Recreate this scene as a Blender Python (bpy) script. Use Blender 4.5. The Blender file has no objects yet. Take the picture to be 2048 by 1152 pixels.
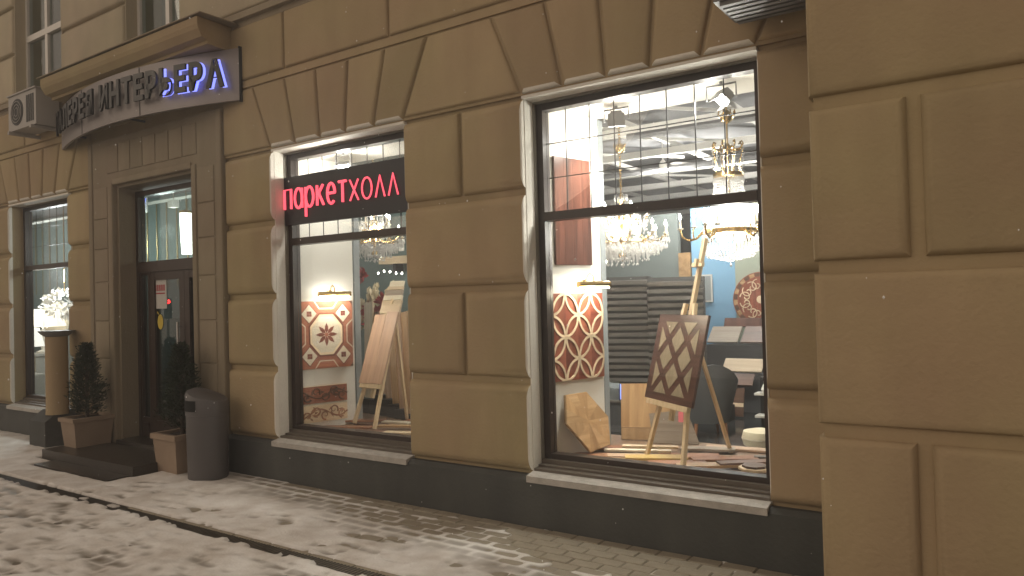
import bpy, bmesh, math, random
import numpy as np
from mathutils import Matrix, Vector
random.seed(7)
rng = np.random.RandomState(11)
S = bpy.context.scene
COL = S.collection
R = math.radians

# ------------------------------------------------------------------ camera
cam_d = bpy.data.cameras.new('camera')
cam = bpy.data.objects.new('camera', cam_d)
COL.objects.link(cam)
cam_d.sensor_width = 36.0
cam_d.lens = 26.0
cam_d.clip_start = 0.05
cam_d.clip_end = 400
YAW, PITCH, ROLL = R(34.4), math.atan(23 / 1479), 0.026
f0 = Vector((-math.sin(YAW), math.cos(YAW), 0)); r0 = Vector((math.cos(YAW), math.sin(YAW), 0)); u0 = Vector((0, 0, 1))
fw = f0 * math.cos(PITCH) + u0 * math.sin(PITCH)
up = u0 * math.cos(PITCH) - f0 * math.sin(PITCH)
cr = r0 * math.cos(ROLL) - up * math.sin(ROLL)
cu = up * math.cos(ROLL) + r0 * math.sin(ROLL)
m = Matrix((cr, cu, -fw)).transposed().to_4x4()
m.translation = Vector((0, -4.4, 1.6))
cam.matrix_world = m
S.camera = cam

# ------------------------------------------------------------------ world, night sky glow
W = bpy.data.worlds.new('World'); S.world = W; W.use_nodes = True
bg = W.node_tree.nodes['Background']
bg.inputs['Color'].default_value = (1.0, 0.81, 0.65, 1)
bg.inputs['Strength'].default_value = 0.49

# the street lighting, from the left and above
sd = bpy.data.lights.new('street_light', 'SUN'); sd.energy = 0.46; sd.angle = R(35); sd.color = (1.0, 0.82, 0.62)
sun = bpy.data.objects.new('street_light', sd); COL.objects.link(sun)
dirv = Vector((0.60, 0.72, -0.38)).normalized()       # the way the light travels
sun.rotation_euler = dirv.to_track_quat('-Z', 'Y').to_euler()
sun.location = (-20, -20, 15)

S.view_settings.view_transform = 'Standard'
S.view_settings.look = 'None'
S.view_settings.exposure = 0.0
S.view_settings.gamma = 1.0
S.view_settings.use_curve_mapping = False
S.render.engine = 'CYCLES'
S.cycles.use_denoising = True
S.cycles.max_bounces = 8
S.cycles.transparent_max_bounces = 16
S.cycles.sample_clamp_indirect = 6.0
S.cycles.caustics_reflective = False
S.cycles.caustics_refractive = False

# ------------------------------------------------------------------ materials
def nodes(name):
    M = bpy.data.materials.new(name); M.use_nodes = True
    nt = M.node_tree
    return M, nt, nt.nodes['Principled BSDF']

def setp(b, **k):
    for a, v in k.items():
        b.inputs[a.replace('_', ' ')].default_value = v

def plain(name, c, rough=0.6, metal=0.0, var=0.12, scale=6.0, bump=0.0, bscale=60.0, spec=0.4):
    """base colour with fine grain and wear"""
    M, nt, b = nodes(name)
    N, L = nt.nodes, nt.links
    tc = N.new('ShaderNodeTexCoord')
    no = N.new('ShaderNodeTexNoise'); no.inputs['Scale'].default_value = scale; no.inputs['Detail'].default_value = 6
    L.new(tc.outputs['Object'], no.inputs['Vector'])
    mx = N.new('ShaderNodeMix'); mx.data_type = 'RGBA'
    mx.inputs['A'].default_value = (*[x * (1 - var) for x in c], 1)
    mx.inputs['B'].default_value = (*[min(1, x * (1 + var)) for x in c], 1)
    L.new(no.outputs['Fac'], mx.inputs['Factor'])
    L.new(mx.outputs['Result'], b.inputs['Base Color'])
    setp(b, Roughness=rough, Metallic=metal)
    b.inputs['Specular IOR Level'].default_value = spec
    if bump:
        n2 = N.new('ShaderNodeTexNoise'); n2.inputs['Scale'].default_value = bscale; n2.inputs['Detail'].default_value = 5
        L.new(tc.outputs['Object'], n2.inputs['Vector'])
        bp = N.new('ShaderNodeBump'); bp.inputs['Strength'].default_value = bump; bp.inputs['Distance'].default_value = 0.01
        L.new(n2.outputs['Fac'], bp.inputs['Height']); L.new(bp.outputs['Normal'], b.inputs['Normal'])
    return M

def plaster(name, c, stain, rough=0.85):
    """painted street plaster: broad stains, vertical runs, fine relief"""
    M, nt, b = nodes(name)
    N, L = nt.nodes, nt.links
    tc = N.new('ShaderNodeTexCoord')
    oi = N.new('ShaderNodeObjectInfo')
    n1 = N.new('ShaderNodeTexNoise'); n1.inputs['Scale'].default_value = 1.3; n1.inputs['Detail'].default_value = 8; n1.inputs['Roughness'].default_value = 0.65
    L.new(tc.outputs['Object'], n1.inputs['Vector'])
    mp = N.new('ShaderNodeMapping'); mp.inputs['Scale'].default_value = (4, 4, 0.9)
    L.new(tc.outputs['Object'], mp.inputs['Vector'])
    n2 = N.new('ShaderNodeTexNoise'); n2.inputs['Scale'].default_value = 1.0; n2.inputs['Detail'].default_value = 6
    L.new(mp.outputs['Vector'], n2.inputs['Vector'])
    mu = N.new('ShaderNodeMath'); mu.operation = 'MULTIPLY'
    L.new(n1.outputs['Fac'], mu.inputs[0]); L.new(n2.outputs['Fac'], mu.inputs[1])
    rp = N.new('ShaderNodeMapRange'); rp.inputs['From Min'].default_value = 0.12; rp.inputs['From Max'].default_value = 0.42
    L.new(mu.outputs[0], rp.inputs['Value'])
    mx = N.new('ShaderNodeMix'); mx.data_type = 'RGBA'
    mx.inputs['A'].default_value = (*stain, 1); mx.inputs['B'].default_value = (*c, 1)
    L.new(rp.outputs['Result'], mx.inputs['Factor'])
    n5 = N.new('ShaderNodeTexNoise'); n5.inputs['Scale'].default_value = 0.9; n5.inputs['Detail'].default_value = 4
    L.new(tc.outputs['Object'], n5.inputs['Vector'])
    hv = N.new('ShaderNodeHueSaturation')
    mh = N.new('ShaderNodeMapRange'); mh.inputs['From Min'].default_value = 0.3; mh.inputs['From Max'].default_value = 0.7; mh.inputs['To Min'].default_value = 0.488; mh.inputs['To Max'].default_value = 0.514
    L.new(n5.outputs['Fac'], mh.inputs['Value']); L.new(mh.outputs['Result'], hv.inputs['Hue'])
    mr = N.new('ShaderNodeMapRange'); mr.inputs['To Min'].default_value = 0.90; mr.inputs['To Max'].default_value = 1.07
    L.new(oi.outputs['Random'], mr.inputs['Value']); L.new(mr.outputs['Result'], hv.inputs['Value'])
    L.new(mx.outputs['Result'], hv.inputs['Color']); L.new(hv.outputs['Color'], b.inputs['Base Color'])
    setp(b, Roughness=rough); b.inputs['Specular IOR Level'].default_value = 0.2
    n3 = N.new('ShaderNodeTexNoise'); n3.inputs['Scale'].default_value = 45; n3.inputs['Detail'].default_value = 8
    L.new(tc.outputs['Object'], n3.inputs['Vector'])
    n4 = N.new('ShaderNodeTexNoise'); n4.inputs['Scale'].default_value = 3.5; n4.inputs['Detail'].default_value = 3
    L.new(tc.outputs['Object'], n4.inputs['Vector'])
    ad = N.new('ShaderNodeMath'); ad.operation = 'MULTIPLY_ADD'; ad.inputs[1].default_value = 2.5
    L.new(n4.outputs['Fac'], ad.inputs[0]); L.new(n3.outputs['Fac'], ad.inputs[2])
    bp = N.new('ShaderNodeBump'); bp.inputs['Strength'].default_value = 0.45; bp.inputs['Distance'].default_value = 0.008
    L.new(ad.outputs[0], bp.inputs['Height']); L.new(bp.outputs['Normal'], b.inputs['Normal'])
    return M

def wood(name, c1, c2, rough=0.42, grain=11.0, along='X'):
    """wood with grain along one local axis; each piece takes its own tone"""
    M, nt, b = nodes(name)
    N, L = nt.nodes, nt.links
    tc = N.new('ShaderNodeTexCoord'); oi = N.new('ShaderNodeObjectInfo')
    mp = N.new('ShaderNodeMapping')
    s = [grain * 2.2] * 3; s['XYZ'.index(along)] = grain * 0.12
    mp.inputs['Scale'].default_value = s
    ad = N.new('ShaderNodeVectorMath'); ad.operation = 'ADD'
    sc = N.new('ShaderNodeMath'); sc.operation = 'MULTIPLY'; sc.inputs[1].default_value = 37.0
    L.new(oi.outputs['Random'], sc.inputs[0])
    L.new(tc.outputs['Object'], ad.inputs[0]); L.new(sc.outputs[0], ad.inputs[1])
    L.new(ad.outputs['Vector'], mp.inputs['Vector'])
    no = N.new('ShaderNodeTexNoise'); no.inputs['Scale'].default_value = 1.0; no.inputs['Detail'].default_value = 7; no.inputs['Distortion'].default_value = 0.6
    L.new(mp.outputs['Vector'], no.inputs['Vector'])
    cr_ = N.new('ShaderNodeValToRGB')
    cr_.color_ramp.elements[0].position = 0.32; cr_.color_ramp.elements[0].color = (*c1, 1)
    cr_.color_ramp.elements[1].position = 0.68; cr_.color_ramp.elements[1].color = (*c2, 1)
    L.new(no.outputs['Fac'], cr_.inputs['Fac'])
    hv = N.new('ShaderNodeHueSaturation')
    mr = N.new('ShaderNodeMapRange'); mr.inputs['To Min'].default_value = 0.82; mr.inputs['To Max'].default_value = 1.15
    L.new(oi.outputs['Random'], mr.inputs['Value']); L.new(mr.outputs['Result'], hv.inputs['Value'])
    L.new(cr_.outputs['Color'], hv.inputs['Color']); L.new(hv.outputs['Color'], b.inputs['Base Color'])
    setp(b, Roughness=rough); b.inputs['Specular IOR Level'].default_value = 0.35
    return M

def emit(name, c, s):
    M, nt, b = nodes(name)
    setp(b, Base_Color=(*c, 1), Roughness=0.5)
    b.inputs['Emission Color'].default_value = (*c, 1); b.inputs['Emission Strength'].default_value = s
    return M

def glass(name, tint=(0.97, 0.985, 0.98), refl=1.0):
    M = bpy.data.materials.new(name); M.use_nodes = True
    nt = M.node_tree; N, L = nt.nodes, nt.links
    N.remove(N['Principled BSDF'])
    tr = N.new('ShaderNodeBsdfTransparent'); tr.inputs['Color'].default_value = (*tint, 1)
    gl = N.new('ShaderNodeBsdfGlossy'); gl.inputs['Roughness'].default_value = 0.01
    fr = N.new('ShaderNodeFresnel'); fr.inputs['IOR'].default_value = 1.5
    mu = N.new('ShaderNodeMath'); mu.operation = 'MULTIPLY'; mu.inputs[1].default_value = refl
    mx = N.new('ShaderNodeMixShader')
    ge = N.new('ShaderNodeNewGeometry'); io = N.new('ShaderNodeMapRange')       # same reflectance on the way in and out
    io.inputs['To Min'].default_value = 1.5; io.inputs['To Max'].default_value = 1 / 1.5
    L.new(ge.outputs['Backfacing'], io.inputs['Value']); L.new(io.outputs['Result'], fr.inputs['IOR'])
    L.new(fr.outputs['Fac'], mu.inputs[0]); L.new(mu.outputs[0], mx.inputs['Fac'])
    L.new(tr.outputs['BSDF'], mx.inputs[1]); L.new(gl.outputs['BSDF'], mx.inputs[2])
    L.new(mx.outputs['Shader'], N['Material Output'].inputs['Surface'])
    return M

def snowmat(name, c, dirt, scale, lo, hi):
    M, nt, b = nodes(name)
    N, L = nt.nodes, nt.links
    tc = N.new('ShaderNodeTexCoord')
    no = N.new('ShaderNodeTexNoise'); no.inputs['Scale'].default_value = scale; no.inputs['Detail'].default_value = 8; no.inputs['Roughness'].default_value = 0.6
    L.new(tc.outputs['Object'], no.inputs['Vector'])
    rp = N.new('ShaderNodeMapRange'); rp.inputs['From Min'].default_value = lo; rp.inputs['From Max'].default_value = hi
    L.new(no.outputs['Fac'], rp.inputs['Value'])
    mx = N.new('ShaderNodeMix'); mx.data_type = 'RGBA'
    mx.inputs['A'].default_value = (*dirt, 1); mx.inputs['B'].default_value = (*c, 1)
    L.new(rp.outputs['Result'], mx.inputs['Factor']); L.new(mx.outputs['Result'], b.inputs['Base Color'])
    setp(b, Roughness=0.75)
    b.inputs['Specular IOR Level'].default_value = 0.3
    n3 = N.new('ShaderNodeTexNoise'); n3.inputs['Scale'].default_value = 55; n3.inputs['Detail'].default_value = 4
    L.new(tc.outputs['Object'], n3.inputs['Vector'])
    bp = N.new('ShaderNodeBump'); bp.inputs['Strength'].default_value = 0.6; bp.inputs['Distance'].default_value = 0.008
    L.new(n3.outputs['Fac'], bp.inputs['Height']); L.new(bp.outputs['Normal'], b.inputs['Normal'])
    return M

M = dict(
    ochre=plaster('ochre_plaster', (0.405, 0.315, 0.19), (0.335, 0.255, 0.155)),
    cream=plaster('cream_plaster', (0.50, 0.43, 0.31), (0.38, 0.33, 0.24)),
    portal=plaster('portal_stone', (0.31, 0.26, 0.19), (0.25, 0.208, 0.152)),
    plinth=plaster('plinth_paint', (0.085, 0.087, 0.082), (0.06, 0.062, 0.06), 0.7),
    white=plaster('white_reveal', (0.80, 0.77, 0.70), (0.66, 0.63, 0.57)),
    sillstone=plain('sill_stone', (0.42, 0.40, 0.37), 0.8, var=0.35, scale=14, bump=0.5, bscale=40),
    frame=plain('dark_frame', (0.040, 0.027, 0.022), 0.35, var=0.2),
    jambgrey=plain('jamb_grey', (0.22, 0.20, 0.165), 0.7, var=0.15),
    framerail=plain('frame_rail', (0.125, 0.105, 0.085), 0.5, var=0.25),
    doorwood=plain('door_wood', (0.040, 0.024, 0.018), 0.35, var=0.25),
    glass=glass('window_glass'),
    leafglass=glass('leaf_glass', (0.34, 0.37, 0.36), 1.8),  # darker tint stands in for the dim interior behind the leaves
    doorglass=glass('door_glass', (0.80, 0.86, 0.84), 1.6),
    black=plain('black_metal', (0.015, 0.015, 0.017), 0.4),
    signboard=plain('sign_black', (0.018, 0.019, 0.026), 0.45, var=0.1),
    neon=emit('red_letter', (1.0, 0.115, 0.165), 1.3),
    bluelight=emit('blue_letter_light', (0.26, 0.30, 1.0), 1.5),
    signgrey=plain('grey_sign_panel', (0.23, 0.205, 0.20), 0.45, metal=0.25, var=0.2, scale=3),
    letter=plain('letter_black', (0.022, 0.02, 0.02), 0.4),
    iwall=plain('interior_white', (0.80, 0.77, 0.70), 0.8, var=0.03, scale=2),
    igrey=plain('interior_grey', (0.30, 0.33, 0.34), 0.7, var=0.05),
    teal=plain('teal_wall', (0.13, 0.19, 0.185), 0.55, var=0.08, scale=2),
    slate=plain('slate_wall', (0.21, 0.245, 0.24), 0.8, var=0.08, scale=2),
    sage=plain('sage_wall', (0.36, 0.40, 0.33), 0.8, var=0.06, scale=2),
    blue=plain('blue_wall', (0.22, 0.42, 0.62), 0.8, var=0.05, scale=2),
    ceil=plain('dark_ceiling', (0.19, 0.19, 0.195), 0.85, var=0.35, scale=2.2, bump=0.25, bscale=4.0, spec=0.15),
    beam=plain('white_beam', (0.72, 0.70, 0.66), 0.6, var=0.05),
    floor=plain('dark_shop_floor', (0.035, 0.038, 0.04), 0.12, var=0.3),
    platform=plain('platform_dark', (0.22, 0.14, 0.09), 0.5, var=0.3),
    brass=plain('brass', (0.75, 0.52, 0.22), 0.25, metal=1.0, var=0.1),
    chrome=plain('chrome', (0.7, 0.7, 0.7), 0.2, metal=1.0),
    lampgrey=plain('lamp_housing', (0.16, 0.16, 0.16), 0.45),
    flood=emit('flood_glass', (1.0, 0.96, 0.90), 45.0),
    bulb=emit('candle_bulb', (1.0, 0.94, 0.84), 60.0),
    shade=emit('lit_shade', (1.0, 0.95, 0.86), 1.1),
    tubelit=emit('lit_tube_shade', (1.0, 0.96, 0.88), 3.5),
    screen=emit('screen_blue', (0.25, 0.35, 1.0), 1.8),
    walnut=wood('walnut_veneer', (0.045, 0.016, 0.010), (0.15, 0.055, 0.035), 0.35, 9, 'Y'),
    redwood=wood('red_parquet', (0.20, 0.052, 0.030), (0.36, 0.115, 0.065), 0.4, 10, 'Y'),
    redwood2=wood('dark_red_parquet', (0.16, 0.038, 0.022), (0.27, 0.075, 0.045), 0.4, 10, 'X'),
    rust=wood('rust_parquet', (0.29, 0.098, 0.056), (0.42, 0.16, 0.092), 0.4, 10, 'X'),
    maple=wood('maple_inlay', (0.70, 0.54, 0.35), (0.84, 0.68, 0.47), 0.45, 10, 'X'),
    creamwood=wood('cream_inlay', (0.78, 0.68, 0.52), (0.86, 0.78, 0.63), 0.45, 10, 'X'),
    oak=wood('oak', (0.45, 0.27, 0.13), (0.66, 0.44, 0.24), 0.45, 12, 'X'),
    oakY=wood('oak_board', (0.40, 0.235, 0.11), (0.58, 0.37, 0.19), 0.45, 8, 'Y'),
    ash=wood('pale_ash', (0.62, 0.47, 0.31), (0.78, 0.63, 0.45), 0.5, 12, 'X'),
    pine=wood('pine', (0.62, 0.46, 0.27), (0.76, 0.60, 0.39), 0.5, 12, 'Z'),
    grey_oak=wood('grey_oak', (0.27, 0.215, 0.17), (0.42, 0.35, 0.28), 0.5, 12, 'X'),
    brown=wood('brown_board', (0.085, 0.042, 0.026), (0.17, 0.085, 0.055), 0.4, 12, 'X'),
    rosy2=wood('rosy_plank', (0.42, 0.27, 0.175), (0.60, 0.42, 0.29), 0.45, 12, 'X'),
    walnutx=wood('walnut_plank', (0.12, 0.06, 0.04), (0.22, 0.12, 0.08), 0.4, 12, 'X'),
    rosy=wood('rosy_oak', (0.40, 0.25, 0.165), (0.56, 0.38, 0.265), 0.45, 12, 'Y'),
    cherry=wood('cherry_board', (0.27, 0.11, 0.055), (0.43, 0.20, 0.10), 0.4, 12, 'X'),
    yellow=wood('yellow_board', (0.60, 0.40, 0.12), (0.74, 0.53, 0.20), 0.4, 12, 'X'),
    lattice=wood('lattice_wood', (0.050, 0.021, 0.015), (0.105, 0.047, 0.034), 0.35, 12, 'X'),
    diamond=wood('diamond_wood', (0.24, 0.195, 0.125), (0.33, 0.27, 0.18), 0.45, 14, 'Y'),
    darkgrey=plain('dark_grey_fabric', (0.085, 0.088, 0.093), 0.8, var=0.2, scale=20),
    chairgrey=plain('chair_grey', (0.12, 0.125, 0.13), 0.8, var=0.15, scale=12),
    rackback=plain('rack_back_grey', (0.10, 0.10, 0.10), 0.7),
    rack=plain('rack_board', (0.15, 0.13, 0.11), 0.5, var=0.5, scale=8),
    rackgrey=plain('rack_grey', (0.17, 0.155, 0.14), 0.5, var=0.3, scale=5),
    paper=plain('paper', (0.55, 0.53, 0.50), 0.8, var=0.03),
    red=plain('red_print', (0.36, 0.05, 0.06), 0.7),
    pink=plain('pink_tag', (0.85, 0.22, 0.25), 0.7),
    yellowprint=plain('yellow_sticker', (0.60, 0.45, 0.06), 0.6),
    petalcream=plain('cream_petal', (0.82, 0.72, 0.52), 0.7, var=0.15),
    petalred=plain('red_petal', (0.42, 0.03, 0.04), 0.6, var=0.25),
    petalwhite=plain('white_petal', (0.85, 0.83, 0.78), 0.7, var=0.05),
    pot=plain('planter_concrete', (0.30, 0.225, 0.165), 0.8, var=0.2, scale=5, bump=0.3),
    soil=plain('soil', (0.03, 0.022, 0.016), 0.95, bump=1),
    bark=plain('bark', (0.06, 0.042, 0.03), 0.9, bump=1),
    needle=plain('conifer_needles', (0.020, 0.032, 0.014), 0.7, var=0.4, scale=9),
    bin=plain('bin_plastic', (0.105, 0.10, 0.103), 0.5, var=0.15, scale=3),
    binhole=plain('bin_inside', (0.008, 0.008, 0.008), 0.9),
    granite=plain('wet_granite', (0.045, 0.038, 0.032), 0.28, var=0.4, scale=30, bump=0.3),
    acw=plain('ac_casing', (0.36, 0.34, 0.32), 0.5, var=0.12, scale=3),
    acgrey=plain('ac_grey_casing', (0.16, 0.155, 0.15), 0.5, var=0.15, scale=3),
    acdark=plain('ac_dark', (0.03, 0.03, 0.03), 0.6),
    pvc=plain('white_window_pvc', (0.66, 0.64, 0.60), 0.4, var=0.06),
    curtain=plain('curtain', (0.17, 0.20, 0.185), 0.9, var=0.1),
    darkroom=plain('dark_room', (0.035, 0.03, 0.032), 0.9),
    paver=plain('paver', (0.30, 0.265, 0.205), 0.75, var=0.25, scale=12, bump=0.4, bscale=90),
    grate=plain('drain_iron', (0.035, 0.03, 0.025), 0.5, metal=0.4, var=0.4, scale=30),
    snow=snowmat('trodden_snow', (0.80, 0.79, 0.77), (0.56, 0.52, 0.475), 4.0, 0.28, 0.60),
    slush=snowmat('slush_base', (0.22, 0.195, 0.155), (0.11, 0.093, 0.073), 8, 0.35, 0.6),
    ground=snowmat('street_snow', (0.78, 0.76, 0.73), (0.48, 0.44, 0.40), 1.4, 0.35, 0.6),
    flake=plain('snowflake', (0.9, 0.9, 0.9), 0.6),
    redlens=emit('red_signal', (1.0, 0.03, 0.03), 30.0),
    greenlens=emit('green_signal', (0.03, 1.0, 0.35), 20.0),
)
def crystal():
    Mx = bpy.data.materials.new('crystal'); Mx.use_nodes = True
    nt = Mx.node_tree; N, L = nt.nodes, nt.links
    N.remove(N['Principled BSDF'])
    d = N.new('ShaderNodeBsdfDiffuse'); d.inputs['Color'].default_value = (.9, .9, .9, 1)
    t = N.new('ShaderNodeBsdfTranslucent'); t.inputs['Color'].default_value = (.95, .93, .9, 1)
    g = N.new('ShaderNodeBsdfGlossy'); g.inputs['Roughness'].default_value = 0.06
    tr = N.new('ShaderNodeBsdfTransparent')
    a = N.new('ShaderNodeMixShader'); a.inputs['Fac'].default_value = 0.6
    b = N.new('ShaderNodeMixShader'); b.inputs['Fac'].default_value = 0.25
    c = N.new('ShaderNodeMixShader'); c.inputs['Fac'].default_value = 0.14
    L.new(d.outputs[0], a.inputs[1]); L.new(t.outputs[0], a.inputs[2])
    L.new(a.outputs[0], b.inputs[1]); L.new(g.outputs[0], b.inputs[2])
    L.new(b.outputs[0], c.inputs[1]); L.new(tr.outputs[0], c.inputs[2])
    L.new(c.outputs[0], N['Material Output'].inputs['Surface'])
    return Mx
M['crystal'] = crystal()
def wet_snow():
    Mx = M['snow']; nt = Mx.node_tree; N, L = nt.nodes, nt.links; b = N['Principled BSDF']
    src = b.inputs['Base Color'].links[0].from_socket
    at = N.new('ShaderNodeAttribute'); at.attribute_name = 'thickness'
    mx = N.new('ShaderNodeMix'); mx.data_type = 'RGBA'; mx.inputs['A'].default_value = (0.21, 0.185, 0.15, 1)
    L.new(at.outputs['Fac'], mx.inputs['Factor']); L.new(src, mx.inputs['B']); L.new(mx.outputs['Result'], b.inputs['Base Color'])
    mr = N.new('ShaderNodeMapRange'); mr.inputs['To Min'].default_value = 0.35; mr.inputs['To Max'].default_value = 0.85
    L.new(at.outputs['Fac'], mr.inputs['Value']); L.new(mr.outputs['Result'], b.inputs['Roughness'])
wet_snow()

# ------------------------------------------------------------------ mesh helpers
class MB:
    def __init__(s): s.v, s.f, s.mi = [], [], []
    def add(s, vs, fs, mi=0):
        o = len(s.v); s.v += [tuple(p) for p in vs]
        for q in fs: s.f.append(tuple(o + i for i in q)); s.mi.append(mi)
    def box(s, x0, x1, y0, y1, z0, z1, mi=0, mat=None):
        vs = [(x0, y0, z0), (x1, y0, z0), (x1, y1, z0), (x0, y1, z0), (x0, y0, z1), (x1, y0, z1), (x1, y1, z1), (x0, y1, z1)]
        if mat is not None: vs = [mat @ Vector(p) for p in vs]
        s.add(vs, [(0, 3, 2, 1), (4, 5, 6, 7), (0, 1, 5, 4), (1, 2, 6, 5), (2, 3, 7, 6), (3, 0, 4, 7)], mi)
        return s
    def prism(s, poly, z0, z1, mi=0, mat=None):
        a = sum(poly[i][0] * poly[(i + 1) % len(poly)][1] - poly[(i + 1) % len(poly)][0] * poly[i][1] for i in range(len(poly)))
        if a < 0: poly = poly[::-1]
        k = len(poly)
        vs = [(x, y, z0) for x, y in poly] + [(x, y, z1) for x, y in poly]
        if mat is not None: vs = [mat @ Vector(p) for p in vs]
        s.add(vs, [tuple(range(k))[::-1], tuple(range(k, 2 * k))] + [(i, (i + 1) % k, k + (i + 1) % k, k + i) for i in range(k)], mi)
        return s
    def tube(s, pts, r, n=6, mi=0, closed=False):
        pts = [Vector(p) for p in pts]; k = len(pts)
        rs = r if isinstance(r, (list, tuple)) else [r] * k
        rings = []; ref = None
        for i, p in enumerate(pts):
            if closed: t = pts[(i + 1) % k] - pts[i - 1]
            else: t = pts[min(i + 1, k - 1)] - pts[max(i - 1, 0)]
            t.normalize()
            if ref is None:
                ref = t.orthogonal().normalized()
            else:
                ref = ref - t * ref.dot(t)
                if ref.length < 1e-6: ref = t.orthogonal()
                ref.normalize()
            bi = t.cross(ref)
            rings.append([p + (ref * math.cos(2 * math.pi * j / n) + bi * math.sin(2 * math.pi * j / n)) * rs[i] for j in range(n)])
        vs = [q for rg in rings for q in rg]; fs = []
        for i in range(k if closed else k - 1):
            a, b = i * n, ((i + 1) % k) * n
            fs += [(a + j, a + (j + 1) % n, b + (j + 1) % n, b + j) for j in range(n)]
        if not closed: fs += [tuple(range(n))[::-1], tuple(range((k - 1) * n, k * n))]
        s.add(vs, fs, mi); return s
    def lathe(s, prof, n=16, c=(0, 0, 0), mi=0, sx=1.0, sy=1.0):
        vs, fs = [], []
        for r, z in prof:
            vs += [(c[0] + sx * r * math.cos(2 * math.pi * j / n), c[1] + sy * r * math.sin(2 * math.pi * j / n), c[2] + z) for j in range(n)]
        for i in range(len(prof) - 1):
            fs += [(i * n + j, i * n + (j + 1) % n, (i + 1) * n + (j + 1) % n, (i + 1) * n + j) for j in range(n)]
        fs += [tuple(range(n))[::-1], tuple(range((len(prof) - 1) * n, len(prof) * n))]
        s.add(vs, fs, mi); return s
    def octa(s, c, rx, rz, mi=0):
        x, y, z = c
        s.add([(x, y, z + rz), (x + rx, y, z), (x, y + rx, z), (x - rx, y, z), (x, y - rx, z), (x, y, z - rz)],
              [(0, 1, 2), (0, 2, 3), (0, 3, 4), (0, 4, 1), (5, 2, 1), (5, 3, 2), (5, 4, 3), (5, 1, 4)], mi); return s
    def mesh(s, name, mats, smooth=False):
        me = bpy.data.meshes.new(name); me.from_pydata(s.v, [], s.f)
        for q in (mats if isinstance(mats, (list, tuple)) else [mats]): me.materials.append(q)
        me.polygons.foreach_set('material_index', s.mi)
        if smooth:
            me.polygons.foreach_set('use_smooth', [True] * len(me.polygons))
            me.set_sharp_from_angle(angle=R(42))
        me.update(); return me
    def build(s, name, mats, parent=None, smooth=False):
        o = bpy.data.objects.new(name, s.mesh(name, mats, smooth)); COL.objects.link(o); o.parent = parent
        return o

def tag(o, label=None, cat=None, group=None, kind=None):
    if label: o['label'] = label
    if cat: o['category'] = cat
    if group: o['group'] = group
    if kind: o['kind'] = kind
    return o
def thing(name, label, cat, loc=(0, 0, 0), rz=0.0, group=None):
    o = bpy.data.objects.new(name, None); COL.objects.link(o)
    o.location = loc; o.rotation_euler = (0, 0, rz); o.empty_display_size = 0.1
    return tag(o, label, cat, group)
def share(name, me, parent, loc=(0, 0, 0), rot=(0, 0, 0), scale=(1, 1, 1)):
    o = bpy.data.objects.new(name, me); COL.objects.link(o); o.parent = parent
    o.location = loc; o.rotation_euler = rot; o.scale = scale
    return o
def put(o, p, x, y, z):
    """stand a thing in a frame: local X, Y, Z along the three given directions"""
    q = Matrix((Vector(x).normalized(), Vector(y).normalized(), Vector(z).normalized())).transposed().to_4x4()
    q.translation = Vector(p); o.matrix_world = q
    return o
def light(name, kind, loc, energy, parent=None, color=(1, 0.93, 0.82), size=0.06, aim=None, angle=110, blend=0.6):
    d = bpy.data.lights.new(name, kind); d.energy = energy; d.color = color
    d.shadow_soft_size = size
    if kind == 'SPOT': d.spot_size = R(angle); d.spot_blend = blend
    o = bpy.data.objects.new(name, d); COL.objects.link(o); o.parent = parent; o.location = loc
    if aim is not None: o.rotation_euler = (Vector(aim) - Vector(loc)).to_track_quat('-Z', 'Y').to_euler()
    return o
def clip(poly, x0, x1, y0, y1):
    def cut(pl, f, g):
        out = []
        for i in range(len(pl)):
            a, b = pl[i - 1], pl[i]; fa, fb = f(a), f(b)
            if (fa >= 0) != (fb >= 0):
                t = fa / (fa - fb); out.append((a[0] + (b[0] - a[0]) * t, a[1] + (b[1] - a[1]) * t))
            if fb >= 0: out.append(b)
        return out
    for f in (lambda p: p[0] - x0, lambda p: x1 - p[0], lambda p: p[1] - y0, lambda p: y1 - p[1]):
        poly = cut(poly, f, None)
        if len(poly) < 3: return []
    return poly
def pillow(mb, poly, wid, yf, yb, mi_side=None, K=3, sx=None):
    """a rusticated block: outline in the facade plane (x, z), rounded edges of the given widths, face at y = yf, bed at y = yb"""
    a = sum(poly[i][0] * poly[(i + 1) % len(poly)][1] - poly[(i + 1) % len(poly)][0] * poly[i][1] for i in range(len(poly)))
    assert a > 0
    n = len(poly)
    def inset(t):
        out = []
        for i in range(n):
            p0, p1, p2 = Vector(poly[i - 1]), Vector(poly[i]), Vector(poly[(i + 1) % n])
            d1 = (p1 - p0).normalized(); d2 = (p2 - p1).normalized()
            n1 = Vector((-d1.y, d1.x)); n2 = Vector((-d2.y, d2.x))
            w1 = wid[i - 1] * t; w2 = wid[i] * t
            den = n1.x * n2.y - n1.y * n2.x
            ox = (w1 * n2.y - w2 * n1.y) / den; oy = (n1.x * w2 - n2.x * w1) / den
            out.append((p1.x + ox, p1.y + oy))
        return out
    vs, fs, mi = [], [], []
    for k in range(K + 1):
        t = k / K * math.pi / 2
        y = yb + (yf - yb) * math.sin(t)
        vs += [(x, y, z) for x, z in inset(1 - math.cos(t))]
    for k in range(K):
        for i in range(n):
            fs.append((k * n + i, k * n + (i + 1) % n, (k + 1) * n + (i + 1) % n, (k + 1) * n + i))
            mi.append(1 if (mi_side and i in mi_side) else 0)
    fs.append(tuple(range(K * n, K * n + n))); mi.append(0)
    o = len(mb.v); mb.v += vs
    for q, w in zip(fs, mi): mb.f.append(tuple(o + i for i in q)); mb.mi.append(w)

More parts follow.
